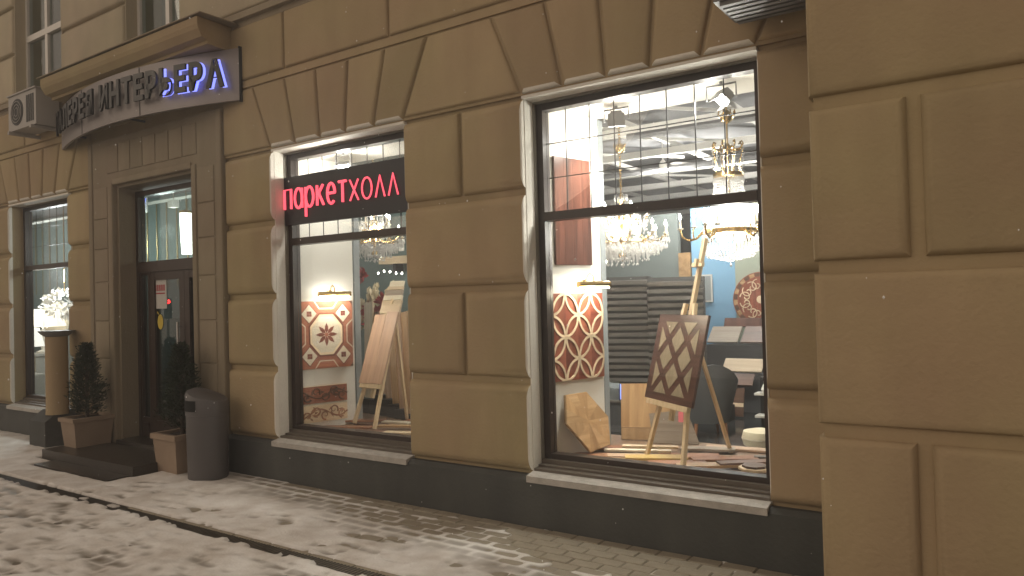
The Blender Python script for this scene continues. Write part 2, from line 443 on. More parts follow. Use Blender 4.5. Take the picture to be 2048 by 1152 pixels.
# ------------------------------------------------------------------ ground
def vnoise(x, y, s, seed):
    r = np.random.RandomState(seed); T = r.rand(256, 256)
    X, Y = x * s, y * s; i = np.floor(X).astype(int); j = np.floor(Y).astype(int)
    u, v = X - i, Y - j; u = u * u * (3 - 2 * u); v = v * v * (3 - 2 * v)
    g = lambda a, b: T[a % 256, b % 256]
    return (g(i, j) * (1 - u) + g(i + 1, j) * u) * (1 - v) + (g(i, j + 1) * (1 - u) + g(i + 1, j + 1) * u) * v
def fbm(x, y, s, seed, o=4):
    t, a, w = 0, 1, 0
    for k in range(o): t = t + a * vnoise(x, y, s * 2 ** k, seed + k); w += a; a *= 0.55
    return t / w

mb = MB(); mb.add([(-120, -120, -0.05), (120, -120, -0.05), (120, 90, -0.05), (-120, 90, -0.05)], [(0, 1, 2, 3)])
tag(mb.build('ground', M['ground']), 'snow covered ground of the street running past the shop', 'ground', kind='structure')
mb = MB(); mb.box(-18, 3, -9, 0.04, -0.045, -0.006)
pave = tag(mb.build('pavement', M['slush']), 'pavement in front of the shop under wet snow', 'pavement', kind='structure')

# pavers that show where the snow has melted along the plinth
pm = MB()
def paver_mesh():
    b = MB(); L_, W_ = 0.0965, 0.0465; bv = 0.005
    b.v = [(-L_, -W_, -0.02), (L_, -W_, -0.02), (L_, W_, -0.02), (-L_, W_, -0.02), (-L_, -W_, -bv), (L_, -W_, -bv), (L_, W_, -bv), (-L_, W_, -bv),
           (-L_ + bv, -W_ + bv, 0), (L_ - bv, -W_ + bv, 0), (L_ - bv, W_ - bv, 0), (-L_ + bv, W_ - bv, 0)]
    b.f = [(0, 1, 5, 4), (1, 2, 6, 5), (2, 3, 7, 6), (3, 0, 4, 7), (4, 5, 9, 8), (5, 6, 10, 9), (6, 7, 11, 10), (7, 4, 8, 11), (8, 9, 10, 11)]
    b.mi = [0] * 9
    return b
pme = paver_mesh().mesh('paver', M['paver'])
cells = []
row = 0
y = -0.085
while y > -1.2:
    x = -6.0 + (0.1 if row % 2 else 0.0)
    while x < -0.75:
        cells.append((x, y)); x += 0.2
    y -= 0.1; row += 1
def snow_edge(x):           # how far out from the wall the paving shows bare
    return np.interp(x, [-13, -7, -6.2, -5.4, -4.4, -3.2, -2.2, -1.0], [0.0, 0.02, 0.16, 0.38, 0.52, 0.66, 0.84, 1.0])
cells.sort(key=lambda c: (c[0] + 0.0) ** 2 * 0.25 + (c[1] + 4.4) ** 2 if -c[1] < snow_edge(c[0]) + 0.45 else 1e6 + abs(c[0]))
for (x, y) in cells[:290]:
    share('paver', pme, pave, (x, y, random.uniform(-0.0015, 0.0015)), (random.uniform(-.008, .008), random.uniform(-.008, .008), random.uniform(-.012, .012)))
rest = MB()
for (x, y) in cells[290:]:
    rest.add([(p[0] + x, p[1] + y, p[2]) for p in paver_mesh().v], paver_mesh().f)
tag(rest.build('paver_field', M['paver'], pave), kind='stuff')

# snow lying on it: a relief sheet that dips under the pavers where it has melted or been trodden
xs = np.arange(-13.2, -0.72, 0.021); ys = np.arange(-3.4, -0.035, 0.021)
GX, GY = np.meshgrid(xs, ys, indexing='ij')
e = snow_edge(GX) * (0.75 + 0.5 * fbm(GX, GY, 1.3, 3))
base = np.clip((-GY - e) / 0.35, -1.2, 1.0)
h = 0.004 + 0.013 * base + 0.012 * (fbm(GX, GY, 3.0, 20) - 0.5) + 0.015 * (fbm(GX, GY, 12, 40, 3) - 0.5)
h = np.minimum(h, 0.026)
# snow kept in the joints between the pavers
rowi = np.floor((-GY - 0.035) / 0.1); fy = np.abs(((-GY - 0.035) / 0.1) % 1.0 - 0.0); fy = np.minimum(fy, 1 - fy) * 0.1
fx = ((GX + 6.0 + 0.1 - 0.1 * (rowi % 2)) / 0.2) % 1.0; fx = np.minimum(fx, 1 - fx) * 0.2
joint = np.minimum(fy, fx) < 0.016
jm = np.clip(1.45 - np.abs(base + 0.10) * 1.0, 0, 1) * (fbm(GX, GY, 2.4, 60, 3) > 0.30 + 0.10 * (GX > -2.4)) * (base > -1.12 + 0.6 * (fbm(GX, GY, 4.0, 66, 2) - 0.4))
jw = (joint & (jm > 0.30) & (GX > -6.4))
h = np.where(jw, np.maximum(h, 0.0065), h)
# the trodden side beyond the drain
far = np.clip((-GY - 1.30) / 0.15, 0, 1)
sl = fbm(GX * 0.8 + GY * 0.4, GY * 1.7, 3.6, 80, 4)
h = h * (1 - far) + far * (0.010 + 0.026 * (sl - 0.38) + 0.014 * (fbm(GX, GY, 11, 150, 3) - 0.5))
spots = fbm(GX * 0.7, GY * 1.4, 13.0, 130, 3)
h = h - far * 0.017 * np.clip((spots - 0.555) / 0.12, 0, 1) * np.clip(0.3 + fbm(GX, GY, 1.1, 140, 2), 0, 1)
h = np.clip(h, -0.02, 0.032)
# footprints
def foot(cx, cy, a, L_=0.13, W_=0.048, d=0.022):
    global h
    u = (GX - cx) * math.cos(a) + (GY - cy) * math.sin(a); v = -(GX - cx) * math.sin(a) + (GY - cy) * math.cos(a)
    q = (u / L_) ** 2 + (v / (W_ * (1 - 0.25 * np.sin(u / L_ * 2)))) ** 2
    h = h - d * np.clip(1.3 - q, 0, 1) + 0.005 * np.exp(-((q - 1.8) / 0.5) ** 2)
for k in range(70):
    cx = random.uniform(-7.0, -1.6); cy = random.uniform(-1.18, -0.62)
    if -cy < float(snow_edge(cx)) + 0.10: continue
    foot(cx, cy, random.choice((0, math.pi)) + random.uniform(-.35, .35), random.uniform(.05, .12), random.uniform(.028, .045), random.uniform(0.010, 0.022))
for k in range(150):
    foot(random.uniform(-11, -2.6), random.uniform(-3.1, -1.4), random.uniform(-.5, .5), random.uniform(.05, .12), random.uniform(.025, .045), random.uniform(0.008, 0.020))
h = np.where((np.abs(GY + 1.262) < 0.060 + 0.034 * (fbm(GX, GY, 11, 90, 3) - 0.5)), -0.030, h)
gap = (fbm(GX, GY * 0.2, 2.4, 95) > 0.66) & (np.abs(GY + 1.262 + .03 * (fbm(GX, GY, 3, 97) - .5)) < 0.035)
h = np.where(gap, 0.006, h)
under = (GX > -8.9) & (GX < -6.98) & (GY > -0.66)
h = np.where(under, -0.02, h)
mat_zone = (GX > -8.55) & (GX < -7.02) & (GY > -0.87)
h = np.where(mat_zone, -0.02, h)
for _ in range(2):                                      # wet snow slumps: soften every edge a little
    hp = np.pad(h, 1, mode='edge'); h2 = (hp[:-2, 1:-1] + hp[2:, 1:-1] + hp[1:-1, :-2] + hp[1:-1, 2:] + 2 * h) / 6
    h = np.where(np.abs(GY + 1.262) < .07, h, h2)
nx, ny = GX.shape
V = np.stack([GX, GY, h], -1).reshape(-1, 3)
idx = np.arange(nx * ny).reshape(nx, ny)
Fq = np.stack([idx[:-1, :-1], idx[1:, :-1], idx[1:, 1:], idx[:-1, 1:]], -1).reshape(-1, 4)
me = bpy.data.meshes.new('snow_cover'); me.from_pydata(V.tolist(), [], Fq.tolist())
jb = np.pad(jw.astype(float), 1, mode='edge'); jb = (jb[:-2, 1:-1] + jb[2:, 1:-1] + jb[1:-1, :-2] + jb[1:-1, 2:] + 2 * jb[1:-1, 1:-1]) / 6
thick = np.clip(np.maximum((h + 0.003) / 0.014, jb * 1.1), 0, 1).reshape(-1).astype(np.float32)
at = me.attributes.new('thickness', 'FLOAT', 'POINT'); at.data.foreach_set('value', thick)
me.materials.append(M['snow']); me.polygons.foreach_set('use_smooth', [True] * len(me.polygons)); me.update()
o = bpy.data.objects.new('snow_cover', me); COL.objects.link(o)
tag(o, 'trodden wet snow lying on the pavement', 'snow', kind='stuff')

# slot drain along the pavement
dr = thing('drain_channel', 'narrow dark slotted drain line running along the snowy pavement', 'drain', (-6, -1.262, 0))
mb = MB(); mb.box(-7.5, 5.3, -0.075, 0.075, -0.03, -0.012); mb.build('channel', M['grate'], dr)
bars = MB()
for k in range(420):
    x = -7.4 + k * 0.03; bars.box(x, x + 0.014, -0.068, 0.068, -0.012, -0.003)
tag(bars.build('grate_bars', M['grate'], dr), kind='stuff')

# ------------------------------------------------------------------ the building
bld = thing('shop_building', 'ochre rusticated street building with lit shop windows and dark grey plinth', 'building')
ZP, Z1, Z2, Z3, ZV, ZB0, ZB1, ZC0, ZC1 = 0.37, 1.01, 1.69, 2.375, 3.06, 3.68, 3.775, 4.31, 4.42
WINS = [(-2.90, -1.235), (-5.70, -4.035), (-11.24, -9.60)]
DOOR = (-8.48, -6.93)
PX0 = -0.706
YB = 0.050                     # bed of the joints
wm = MB()
segs = [(-14.5, -11.24), (-9.60, -8.48), (-6.93, -5.70), (-4.035, -2.90), (-1.235, 3.2)]
for x0, x1 in segs: wm.box(x0, x1, YB, 0.30, 0.0, 3.04)
for (x0, x1) in WINS: wm.box(x0, x1, YB, 0.30, 0.0, 0.36)
wm.box(-14.5, 3.2, YB, 0.30, 3.04, 4.30)
wm.build('wall', M['ochre'], bld)
um = MB()
UPW = [(-8.22, -7.16), (-11.02, -9.72)]
um.box(-14.5, -11.02, YB, 0.30, 4.42, 8.0); um.box(-9.72, -8.22, YB, 0.30, 4.42, 8.0); um.box(-7.16, 3.2, YB, 0.30, 4.42, 8.0)
um.box(-11.02, -9.72, YB, 0.30, 6.4, 8.0); um.box(-8.22, -7.16, YB, 0.30, 6.4, 8.0)
um.build('upper_wall', M['cream'], bld)
mb = MB(); mb.box(-14.5, PX0, 0.026, YB - .001, 3.062, ZC0 - .012); mb.build('lintel_bed', M['ochre'], bld)
mb = MB(); mb.box(-14.5, PX0, 0.010, 0.0255, ZB0 + .016, ZB1 - .016); mb.build('band', M['ochre'], bld)
mb = MB(); mb.box(-14.5, 3.2, 0.02, 0.30, ZC0 - 0.01, ZC1); mb.box(-14.5, 3.2, -0.03, 0.019, ZC0 + 0.045, ZC1 - 0.004)
mb.build('string_course', M['portal'], bld)
# plinth
pl_ = MB()
for x0, x1 in ((-14.5, -9.02), (-6.42, -0.705)):
    pl_.add([(x0, -0.035, -0.04), (x1, -0.035, -0.04), (x1, -0.035, 0.325), (x0, -0.035, 0.325), (x0, 0.0, 0.352), (x1, 0.0, 0.352), (x0, YB - .002, 0.352), (x1, YB - .002, 0.352)],
            [(0, 1, 2, 3), (3, 2, 5, 4), (4, 5, 7, 6)])
    pl_.add([(x1, -0.035, -0.04), (x1, YB, -0.04), (x1, YB, 0.352), (x1, 0, 0.352), (x1, -0.035, 0.325)], [(0, 1, 2, 3, 4)])
    pl_.add([(x0, -0.035, -0.04), (x0, YB, -0.04), (x0, YB, 0.352), (x0, 0, 0.352), (x0, -0.035, 0.325)], [(4, 3, 2, 1, 0)])
pl_.build('plinth', M['plinth'], bld)

G = 0.024                      # half a joint
def block(poly, wid, white=None, mat='ochre', yf=0.0, yb=YB, name='stone_block', K=4):
    b = MB(); pillow(b, poly, wid, yf, yb, white, K)
    return b.build(name, [M[mat], M['white']], bld, smooth=True)
def rect(x0, x1, z0, z1): return [(x0, z0), (x1, z0), (x1, z1), (x0, z1)]
BV = 0.052
def course(xa, xb, z0, z1, splits, jl, jr):
    """one course of blocks from xa to xb; jl / jr: that end is a window jamb (white side, tight corner)"""
    xx = [xa] + list(splits) + [xb]
    for i in range(len(xx) - 1):
        first, last = i == 0, i == len(xx) - 2
        x0 = xx[i] + (0 if first else G * 0.6); x1 = xx[i + 1] - (0 if last else G * 0.6)
        w = [0.085, 0.012 if (last and jr) else BV, 0.085, 0.012 if (first and jl) else BV]
        wh = ([1] if last and jr else []) + ([3] if first and jl else [])
        block(rect(x0, x1, z0 + G, z1 - G), w, wh)
ZS = [ZP - G + 0.004, Z1, Z2, Z3, ZV]
def pier(xa, xb, splits, jl, jr):
    for k in range(4): course(xa, xb, ZS[k], ZS[k + 1], splits.get(k, ()), jl, jr)
pier(-4.035, -2.90, {1: (-3.472,), 3: (-3.472,)}, True, True)
pier(-6.42, -5.70, {}, False, True)
pier(-1.235, -0.705, {}, True, False)
pier(-9.60, -9.02, {}, True, False)
pier(-13.0, -11.24, {1: (-12.1,), 3: (-12.1,)}, False, True)
# voussoirs over the windows
VB = [-0.835, -0.49, -0.155, 0.16, 0.50, 0.832]; VT = [-1.08, -0.62, -0.195, 0.215, 0.645, 1.10]
CW = [-2.067, -4.868, -10.42]
for c in CW:
    for i in range(5):
        g = 0.011
        p = [(c + VB[i] + g, ZV + .012), (c + VB[i + 1] - g, ZV + .012), (c + VT[i + 1] - g, ZB0), (c + VT[i] + g, ZB0)]
        block(p, [0.03, 0.035, 0.03, 0.035], [0], name='voussoir', yf=-0.004, yb=.0265)
def filler(p): block(p, [0.03, 0.035, 0.03, 0.035], name='voussoir', yb=.0265)
g = 0.012
filler([(-4.868 + .832 + g, ZV + G), (-2.067 - .835 - g, ZV + G), (-2.067 - 1.08 - g, ZB0), (-4.868 + 1.10 + g, ZB0)])
filler([(-6.42, ZV + G), (-4.868 - .835 - g, ZV + G), (-4.868 - 1.08 - g, ZB0), (-6.42, ZB0)])
filler([(-2.067 + .832 + g, ZV + G), (-0.705, ZV + G), (-0.705, ZB0), (-2.067 + 1.10 + g, ZB0)])
filler([(-10.42 + .832 + g, ZV + G), (-9.02, ZV + G), (-9.02, ZB0), (-10.42 + 1.10 + g, ZB0)])
filler([(-13.0, ZV + G), (-10.42 - .835 - g, ZV + G), (-10.42 - 1.08 - g, ZB0), (-13.0, ZB0)])
# long course above the band
xj = [-13.34, -12.03, -10.72, -9.41, -8.10, -6.79, -5.485, -4.173, -2.86, -1.55, -0.705]
for i in range(len(xj) - 1):
    block(rect(xj[i] + .010, xj[i + 1] - .010, ZB1, ZC0 - .012), [0.03] * 4, yf=0.0, yb=.0265, name='stone_block')
# cream blocks of the upper storey
for (xa, xb, sp) in ((-13.3, -11.02, (-12.1,)), (-9.72, -8.22, ()), (-7.16, -0.705, (-5.1, -3.8, -2.4))):
    z = ZC1 + .02
    for k in range(4):
        xx = [xa] + list(sp if k % 2 else sp[1:]) + [xb]
        for i in range(len(xx) - 1):
            block(rect(xx[i] + .012, xx[i + 1] - .012, z, z + 0.60), [0.04] * 4, mat='cream')
        z += 0.635

# projecting corner bay on the right
PX, PY = -0.705, -1.16
pb = MB(); pb.box(PX + 0.018, 3.2, PY + 0.037, YB, 0.0, 8.0); pb.build('bay_wall', M['ochre'], bld)
zs = [0.355, 1.025, 1.70, 2.385, 3.06, 3.74, 4.4, 5.1]
for k in range(7):
    sp = (-0.318, 1.0, 2.2) if k in (0, 2) else (0.75, 2.0)
    xx = [PX] + list(sp) + [3.2]
    for i in range(len(xx) - 1):
        x0 = xx[i] + (0 if i == 0 else 0.026); x1 = xx[i + 1] - (0 if i == len(xx) - 2 else 0.026)
        block(rect(x0, x1, zs[k] + .027, zs[k + 1] - .027), [0.040, 0.040, 0.040, 0.050 if i == 0 else 0.040], yf=PY, yb=PY + 0.038, name='stone_block')
    sb = MB()                                   # the return of the corner stone along the side
    sb.box(PX, PX + 0.016, PY + 0.040, YB - .003, zs[k] + .027, zs[k + 1] - .027); sb.build('corner_return', M['ochre'], bld)
pb = MB(); pb.box(PX - 0.012, 3.2, PY - 0.02, YB, -0.04, 0.352); pb.build('bay_plinth', M['plinth'], bld)

# ------------------------------------------------------------------ shop windows
YF, YG = 0.185, 0.235
def shop_window(c, grid_rows, transom=True, interior_warm=True):
    x0, x1 = c - 0.8325, c + 0.832
    w = MB()
    w.box(x0, x0 + 0.065, YF, YF + 0.09, 0.425, 3.035); w.box(x1 - 0.065, x1, YF, YF + 0.09, 0.425, 3.035)
    w.box(x0 + .065, x1 - .065, YF + .002, YF + 0.088, 2.975, 3.035); w.box(x0 + .065, x1 - .065, YF + .002, YF + 0.088, 0.425, 0.475)
    win = w.build('window_frame', M['frame'], bld)
    t = MB(); t.box(x0 + .065, x1 - .065, YF - .012, YF + 0.08, 2.165, 2.228); t.build('transom', M['frame'], win)
    for z0, z1 in ((0.475, 2.165), (2.228, 2.975)):
        g_ = MB(); g_.box(x0 + .065, x1 - .065, YG, YG + 0.008, z0, z1); g_.build('pane', M['glass'], win)
    s = MB()
    s.add([(x0, -0.050, 0.356), (x1, -0.050, 0.356), (x1, .045, 0.374), (x0, .045, 0.374), (x0, -0.050, 0.312), (x1, -0.050, 0.312), (x1, .045, 0.312), (x0, .045, 0.312)],
          [(0, 1, 2, 3), (4, 5, 1, 0), (5, 6, 2, 1), (7, 4, 0, 3)])
    s.build('sill', M['sillstone'], win)
    s = MB(); s.box(x0 + .006, x1 - .006, .046, YF + .06, 0.33, 0.392); s.box(x0 + .006, x1 - .006, .105, YF + .058, 0.393, 0.408); s.box(x0 + .006, x1 - .006, .150, YF + .05, 0.409, 0.438); s.build('sill_rail', M['framerail'], win)
    s = MB(); s.box(x0 + .0045, x0 + .012, .150, YF + .05, 0.44, 3.034); s.box(x1 - .012, x1 - .0045, .150, YF + .05, 0.44, 3.034); s.box(x0 + .013, x1 - .013, .150, YF + .05, 3.0362 - .012, 3.0355); s.build('jamb_strip', M['jambgrey'], win)
    l = MB()                                                      # white plastered jambs and head
    l.box(x0 - .004, x0 + .004, YB - .005, YF + 0.05, 0.36, 3.045); l.box(x1 - .004, x1 + .004, YB - .005, YF + 0.05, 0.36, 3.045)
    l.box(x0, x1, 0.012, YF + 0.05, 3.036, 3.056)
    l.build('reveal', M['white'], win)
    for i in range(7):
        gx = c - 0.615 + i * 0.1945
        gb = MB(); gb.box(gx - .0035, gx + .0035, YG + .025, YG + .031, 2.228, 2.975); gb.build('grille_bar', M['black'], win)
    for z in (2.742, 2.488):
        gb = MB(); gb.box(x0 + .065, x1 - .065, YG + .032, YG + .038, z - .0035, z + .0035); gb.build('grille_bar', M['black'], win)
    return win
W1 = shop_window(CW[0], 2); W2 = shop_window(CW[1], 2); W3 = shop_window(CW[2], 2)

# ------------------------------------------------------------------ portal and door
po = MB(); po.box(-9.02, -8.48, -0.012, YB, 0.0, 3.02); po.box(-6.93, -6.42, -0.012, YB, 0.0, 3.02); po.box(-9.02, -6.42, -0.012, YB, 3.02, 3.56)
po.box(-8.48, -8.44, 0.03, 0.32, 0.0, 2.99); po.box(-6.97, -6.93, 0.03, 0.32, 0.0, 2.99); po.box(-8.48, -6.93, 0.03, 0.32, 2.99, 3.02)
por = po.build('portal', M['portal'], bld)
def pblock(x0, x1, z0, z1, w=0.018):
    b = MB(); pillow(b, rect(x0, x1, z0, z1), [w] * 4, -0.026, -0.012, None, 2); b.build('portal_stone', [M['portal'], M['white']], por, smooth=True)
zz = [0.10, 0.62, 1.04, 1.47, 1.92, 2.30, 2.65, 3.02]
for xa, xb in ((-8.90, -8.60), (-6.83, -6.55)):
    for a, b in zip(zz[:-1], zz[1:]): pblock(xa, xb, a + .006, b - .006)
nv = 7
for i in range(nv):
    xa = -8.60 + (1.77) * i / nv; pblock(xa + .006, xa + 1.77 / nv - .006, 3.16, 3.48)
for xa, xb in ((-8.58, -8.48), (-6.93, -6.85)):                    # inner architrave
    b = MB(); pillow(b, rect(xa, xb, 0.1, 3.06), [0.02] * 4, -0.034, -0.012, None, 2); b.build('architrave', [M['portal'], M['white']], por, smooth=True)
b = MB(); pillow(b, rect(-8.48, -6.93, 3.02, 3.09), [0.02] * 4, -0.034, -0.012, None, 2); b.build('architrave', [M['portal'], M['white']], por, smooth=True)
for xa, xb in ((-9.02, -8.93), (-6.50, -6.42)):                    # outer fillet
    b = MB(); pillow(b, rect(xa, xb, 0.05, 3.56), [0.02] * 4, -0.030, -0.012, None, 2); b.build('fillet', [M['portal'], M['white']], por, smooth=True)

D0, D1, YD = -8.44, -6.97, 0.22
w = MB()
w.box(D0, D0 + .05, YD, YD + .09, 0.12, 2.96); w.box(D1 - .05, D1, YD, YD + .09, 0.12, 2.96); w.box(D0 + .05, D1 - .05, YD + .002, YD + .088, 2.90, 2.96)
w.box(D0 + .05, D1 - .05, YD - .012, YD + .088, 2.02, 2.14)
dfr = w.build('door_frame', M['doorwood'], bld)
g_ = MB(); g_.box(D0 + .05, D1 - .05, YD + .04, YD + .048, 2.14, 2.90); g_.build('transom_pane', M['doorglass'], dfr)
def leaf(x0, x1, z0, z1, st, zb, name):
    w = MB()
    w.box(x0, x0 + st, YD + .01, YD + .07, z0, z1); w.box(x1 - st, x1, YD + .01, YD + .07, z0, z1)
    w.box(x0 + st, x1 - st, YD + .012, YD + .068, z1 - st, z1); w.box(x0 + st, x1 - st, YD + .012, YD + .068, z0, zb)
    d = w.build(name, M['doorwood'], bld)
    p_ = MB(); p_.box(x0 + st, x1 - st, YD + .035, YD + .043, zb, z1 - st); p_.build('pane', M['leafglass'], d)
    q = MB(); q.box(x0 + st + .02, x1 - st - .02, YD + .0, YD + .011, z0 + .06, zb - .06); q.build('kick_panel', M['doorwood'], d)
    return d
leaf(-8.39, -8.19, 0.14, 2.02, 0.030, 0.36, 'side_light')
dl = leaf(-8.185, -7.50, 0.14, 2.02, 0.095, 0.40, 'door_leaf')
leaf(-7.495, -7.02, 0.14, 2.02, 0.09, 0.40, 'door_leaf')
h_ = MB(); h_.tube([(-7.55, YD - .045, 0.95), (-7.55, YD - .045, 1.45)], 0.012, 8); h_.tube([(-7.55, YD + .01, 1.0), (-7.55, YD - .045, 1.0)], 0.008); h_.tube([(-7.55, YD + .01, 1.40), (-7.55, YD - .045, 1.40)], 0.008)
h_.build('handle', M['chrome'], dl)
nt_ = thing('paper_notice', 'white paper notice with a red heading taped inside the entrance door glass', 'notice', (-8.005, YD + .031, 1.60))
mb = MB(); mb.box(-.13, .13, -.002, .0, 0, .33); mb.build('sheet', M['paper'], nt_)
mb = MB()
for k in range(5): mb.box(-.10 + k * .042, -.10 + k * .042 + .030, -.0035, -.0022, .20, .27)
mb.box(-.10, .10, -.0035, -.0022, .165, .18); mb.build('red_heading', M['red'], nt_)
st_ = thing('oval_sticker', 'yellow oval sticker on the entrance door glass below the notice', 'sticker', (-8.01, YD + .031, 1.45))
mb = MB(); mb.prism([(.055 * math.cos(a), .085 * math.sin(a)) for a in [2 * math.pi * i / 24 for i in range(24)]], 0, .0025, mat=Matrix.Rotation(R(90), 4, 'X')); mb.build('oval', M['yellowprint'], st_)
mb = MB(); mb.tube([(-.03, -.003, .085), (-.055, -.003, .115)], .006, 5); mb.build('tip', M['yellowprint'], st_)

# entrance step and wet mat
sp_ = tag(MB().box(-8.85, -7.0, -0.64, -0.064, -0.02, 0.10).build('entrance_step', M['granite']), 'dark wet granite step in front of the shop door', 'step', kind='structure')
MB().box(-8.42, -6.99, -0.06, 0.30, -0.02, 0.14).build('threshold', M['granite'], sp_)
mt = tag(MB().box(-8.52, -7.05, -0.86, -0.645, -0.02, 0.016).build('wet_mat', M['granite']), 'dark wet rubber mat lying before the entrance step', 'mat')

# ------------------------------------------------------------------ upper windows with hood and sill
def upper_window(x0, x1, z0, z1, mull, bar, mat):
    w = MB(); f = 0.055; Y = 0.16
    w.box(x0, x0 + f, Y, Y + .07, z0, z1); w.box(x1 - f, x1, Y, Y + .07, z0, z1); w.box(x0 + f, x1 - f, Y + .002, Y + .068, z0, z0 + f); w.box(x0 + f, x1 - f, Y + .002, Y + .068, z1 - f, z1)
    for mx_ in mull: w.box(mx_ - .035, mx_ + .035, Y - .004, Y + .066, z0 + f, z1 - f)
    if bar: w.box(x0 + f, x1 - f, Y - .008, Y + .064, bar - .04, bar + .04)
    o = w.build('window_frame', M['pvc'], bld)
    MB().box(x0 + f, x1 - f, Y + .03, Y + .038, z0 + f, z1 - f).build('pane', M['doorglass'], o)
    MB().box(x0 - .6, x1 + .6, Y + .30, Y + .31, z0 - .4, z1 + .4).build('curtain', M[mat], o)
    MB().box(x0 - .01, x0 + .004, 0.03, .47, z0, z1).box(x1 - .004, x1 + .01, 0.03, .47, z0, z1).box(x0, x1, .03, .47, z0 - .01, z0 + .003).build('reveal', M['cream'], o)
upper_window(-8.22, -7.16, 4.60, 6.4, (-7.60,), None, 'curtain')
upper_window(-11.02, -9.72, 4.43, 6.4, (-10.42,), 5.28, 'darkroom')  # the sheet behind this pane is dark to stand for an unlit room
hd = MB()                                                          # moulded sill hood over the entrance sign
prof = [(0.03, 4.085), (-0.27, 4.085), (-0.27, 4.115), (-0.335, 4.135), (-0.375, 4.20), (-0.385, 4.24), (-0.385, 4.31), (0.03, 4.325)]
k = len(prof)
vs = []
for X, sgn in ((-9.35, -1), (-6.21, 1)):
    for yy, z_ in prof: vs.append((X + sgn * (max(0, -yy) * 0.15 - .06), yy, z_))
hd.add(vs, [(i, k + i, k + (i + 1) % k, (i + 1) % k) for i in range(k)] + [tuple(range(k)), tuple(range(k, 2 * k))[::-1]])
hood = hd.build('sill_hood', M['ochre'], bld)
MB().box(-9.41, -6.15, -0.40, 0.03, 4.326, 4.336).build('hood_flashing', M['portal'], hood)

# ------------------------------------------------------------------ entrance sign: a curved grey panel with standing letters
sg = thing('curved_entrance_sign', 'curved grey metal sign over the entrance with raised letters, last four lit blue', 'sign')
SX0, SX1, SZ0, SZ1, SB = -9.62, -6.09, 3.575, 4.075, 0.30
def bow(x):
    u = (x - SX0) / (SX1 - SX0); return -0.035 - SB * (1 - (2 * u - 1) ** 2)
pn = MB(); nseg = 28
vs, fs = [], []
for i in range(nseg + 1):
    x = SX0 + (SX1 - SX0) * i / nseg; y_ = bow(x)
    vs += [(x, y_, SZ0), (x, y_, SZ1), (x, y_ + .03, SZ1), (x, y_ + .03, SZ0)]
for i in range(nseg):
    a = 4 * i
    fs += [(a, a + 4, a + 5, a + 1), (a + 1, a + 5, a + 6, a + 2), (a + 2, a + 6, a + 7, a + 3), (a + 3, a + 7, a + 4, a)]
fs += [(0, 1, 2, 3), (4 * nseg + 3, 4 * nseg + 2, 4 * nseg + 1, 4 * nseg)]
pn.add(vs, fs); panel = pn.build('panel', M['signgrey'], sg, smooth=True)
for xs_ in (-7.35, -8.60):
    MB().box(xs_ - .004, xs_ + .004, bow(xs_) - .004, bow(xs_) + .02, SZ0 + .002, SZ1 - .002).build('panel_seam', M['acdark'], sg)
MB().box(-6.100, -6.086, -.034, 0.0, SZ0 - .01, SZ1 + .02).build('end_plate', M['acdark'], sg)
for xs_ in (-6.6, -7.85, -9.1):
    MB().tube([(xs_, 0.02, SZ0 + .08), (xs_, bow(xs_) + .02, SZ0 + .08)], .015).build('bracket', M['acdark'], sg)
def glyph(ch, size, off=0.0):
    cu_ = bpy.data.curves.new('glyph', 'FONT'); cu_.body = ch; cu_.size = size; cu_.extrude = 0.012; cu_.offset = off; cu_.resolution_u = 3
    ob = bpy.data.objects.new('glyph', cu_); COL.objects.link(ob)
    dg = bpy.context.evaluated_depsgraph_get(); dg.update()
    me = bpy.data.meshes.new_from_object(ob.evaluated_get(dg)); bpy.data.objects.remove(ob); bpy.data.curves.remove(cu_)
    vs = [v.co for v in me.vertices]
    return me, (min((v.x for v in vs), default=0), max((v.x for v in vs), default=0.1))
SIZE = 0.345
text = 'ГАЛЕРЕЯ ИНТЕРЬЕРА'
gl = []
for ch in text:
    if ch == ' ': gl.append((None, 0, 0.10)); continue
    me_, (a, b) = glyph(ch, SIZE, 0.012); gl.append((me_, a, b))
gapw = 0.045
total = sum(b - a for _, a, b in gl) + gapw * (len(gl) - 1)
scale_x = (3.32 / total)
x = -9.50
for i, (me_, a, b) in enumerate(gl):
    wdt = (b - a) * scale_x
    if me_ is not None:
        xc = x + wdt / 2; y_ = bow(xc)
        sl = (bow(xc + .05) - bow(xc - .05)) / 0.1; ang = math.atan(sl)
        me_.materials.clear(); me_.materials.append(M['letter'])
        L_ = share('letter', me_, sg); L_.rotation_euler = (R(90), 0, ang)
        mid = (a + b) / 2 * scale_x
        L_.scale = (scale_x, 1, 1)
        L_.location = (xc - mid * math.cos(ang), y_ - .065 - mid * math.sin(ang), 3.715)
        if i >= len(gl) - 4:
            lm = me_.copy(); lm.materials.clear(); lm.materials.append(M['bluelight'])
            B_ = share('letter_light', lm, sg); B_.rotation_euler = L_.rotation_euler; B_.scale = (scale_x, 1, 0.4)
            B_.location = L_.location + Vector((0, 0.034, 0))
    x += wdt + gapw * scale_x

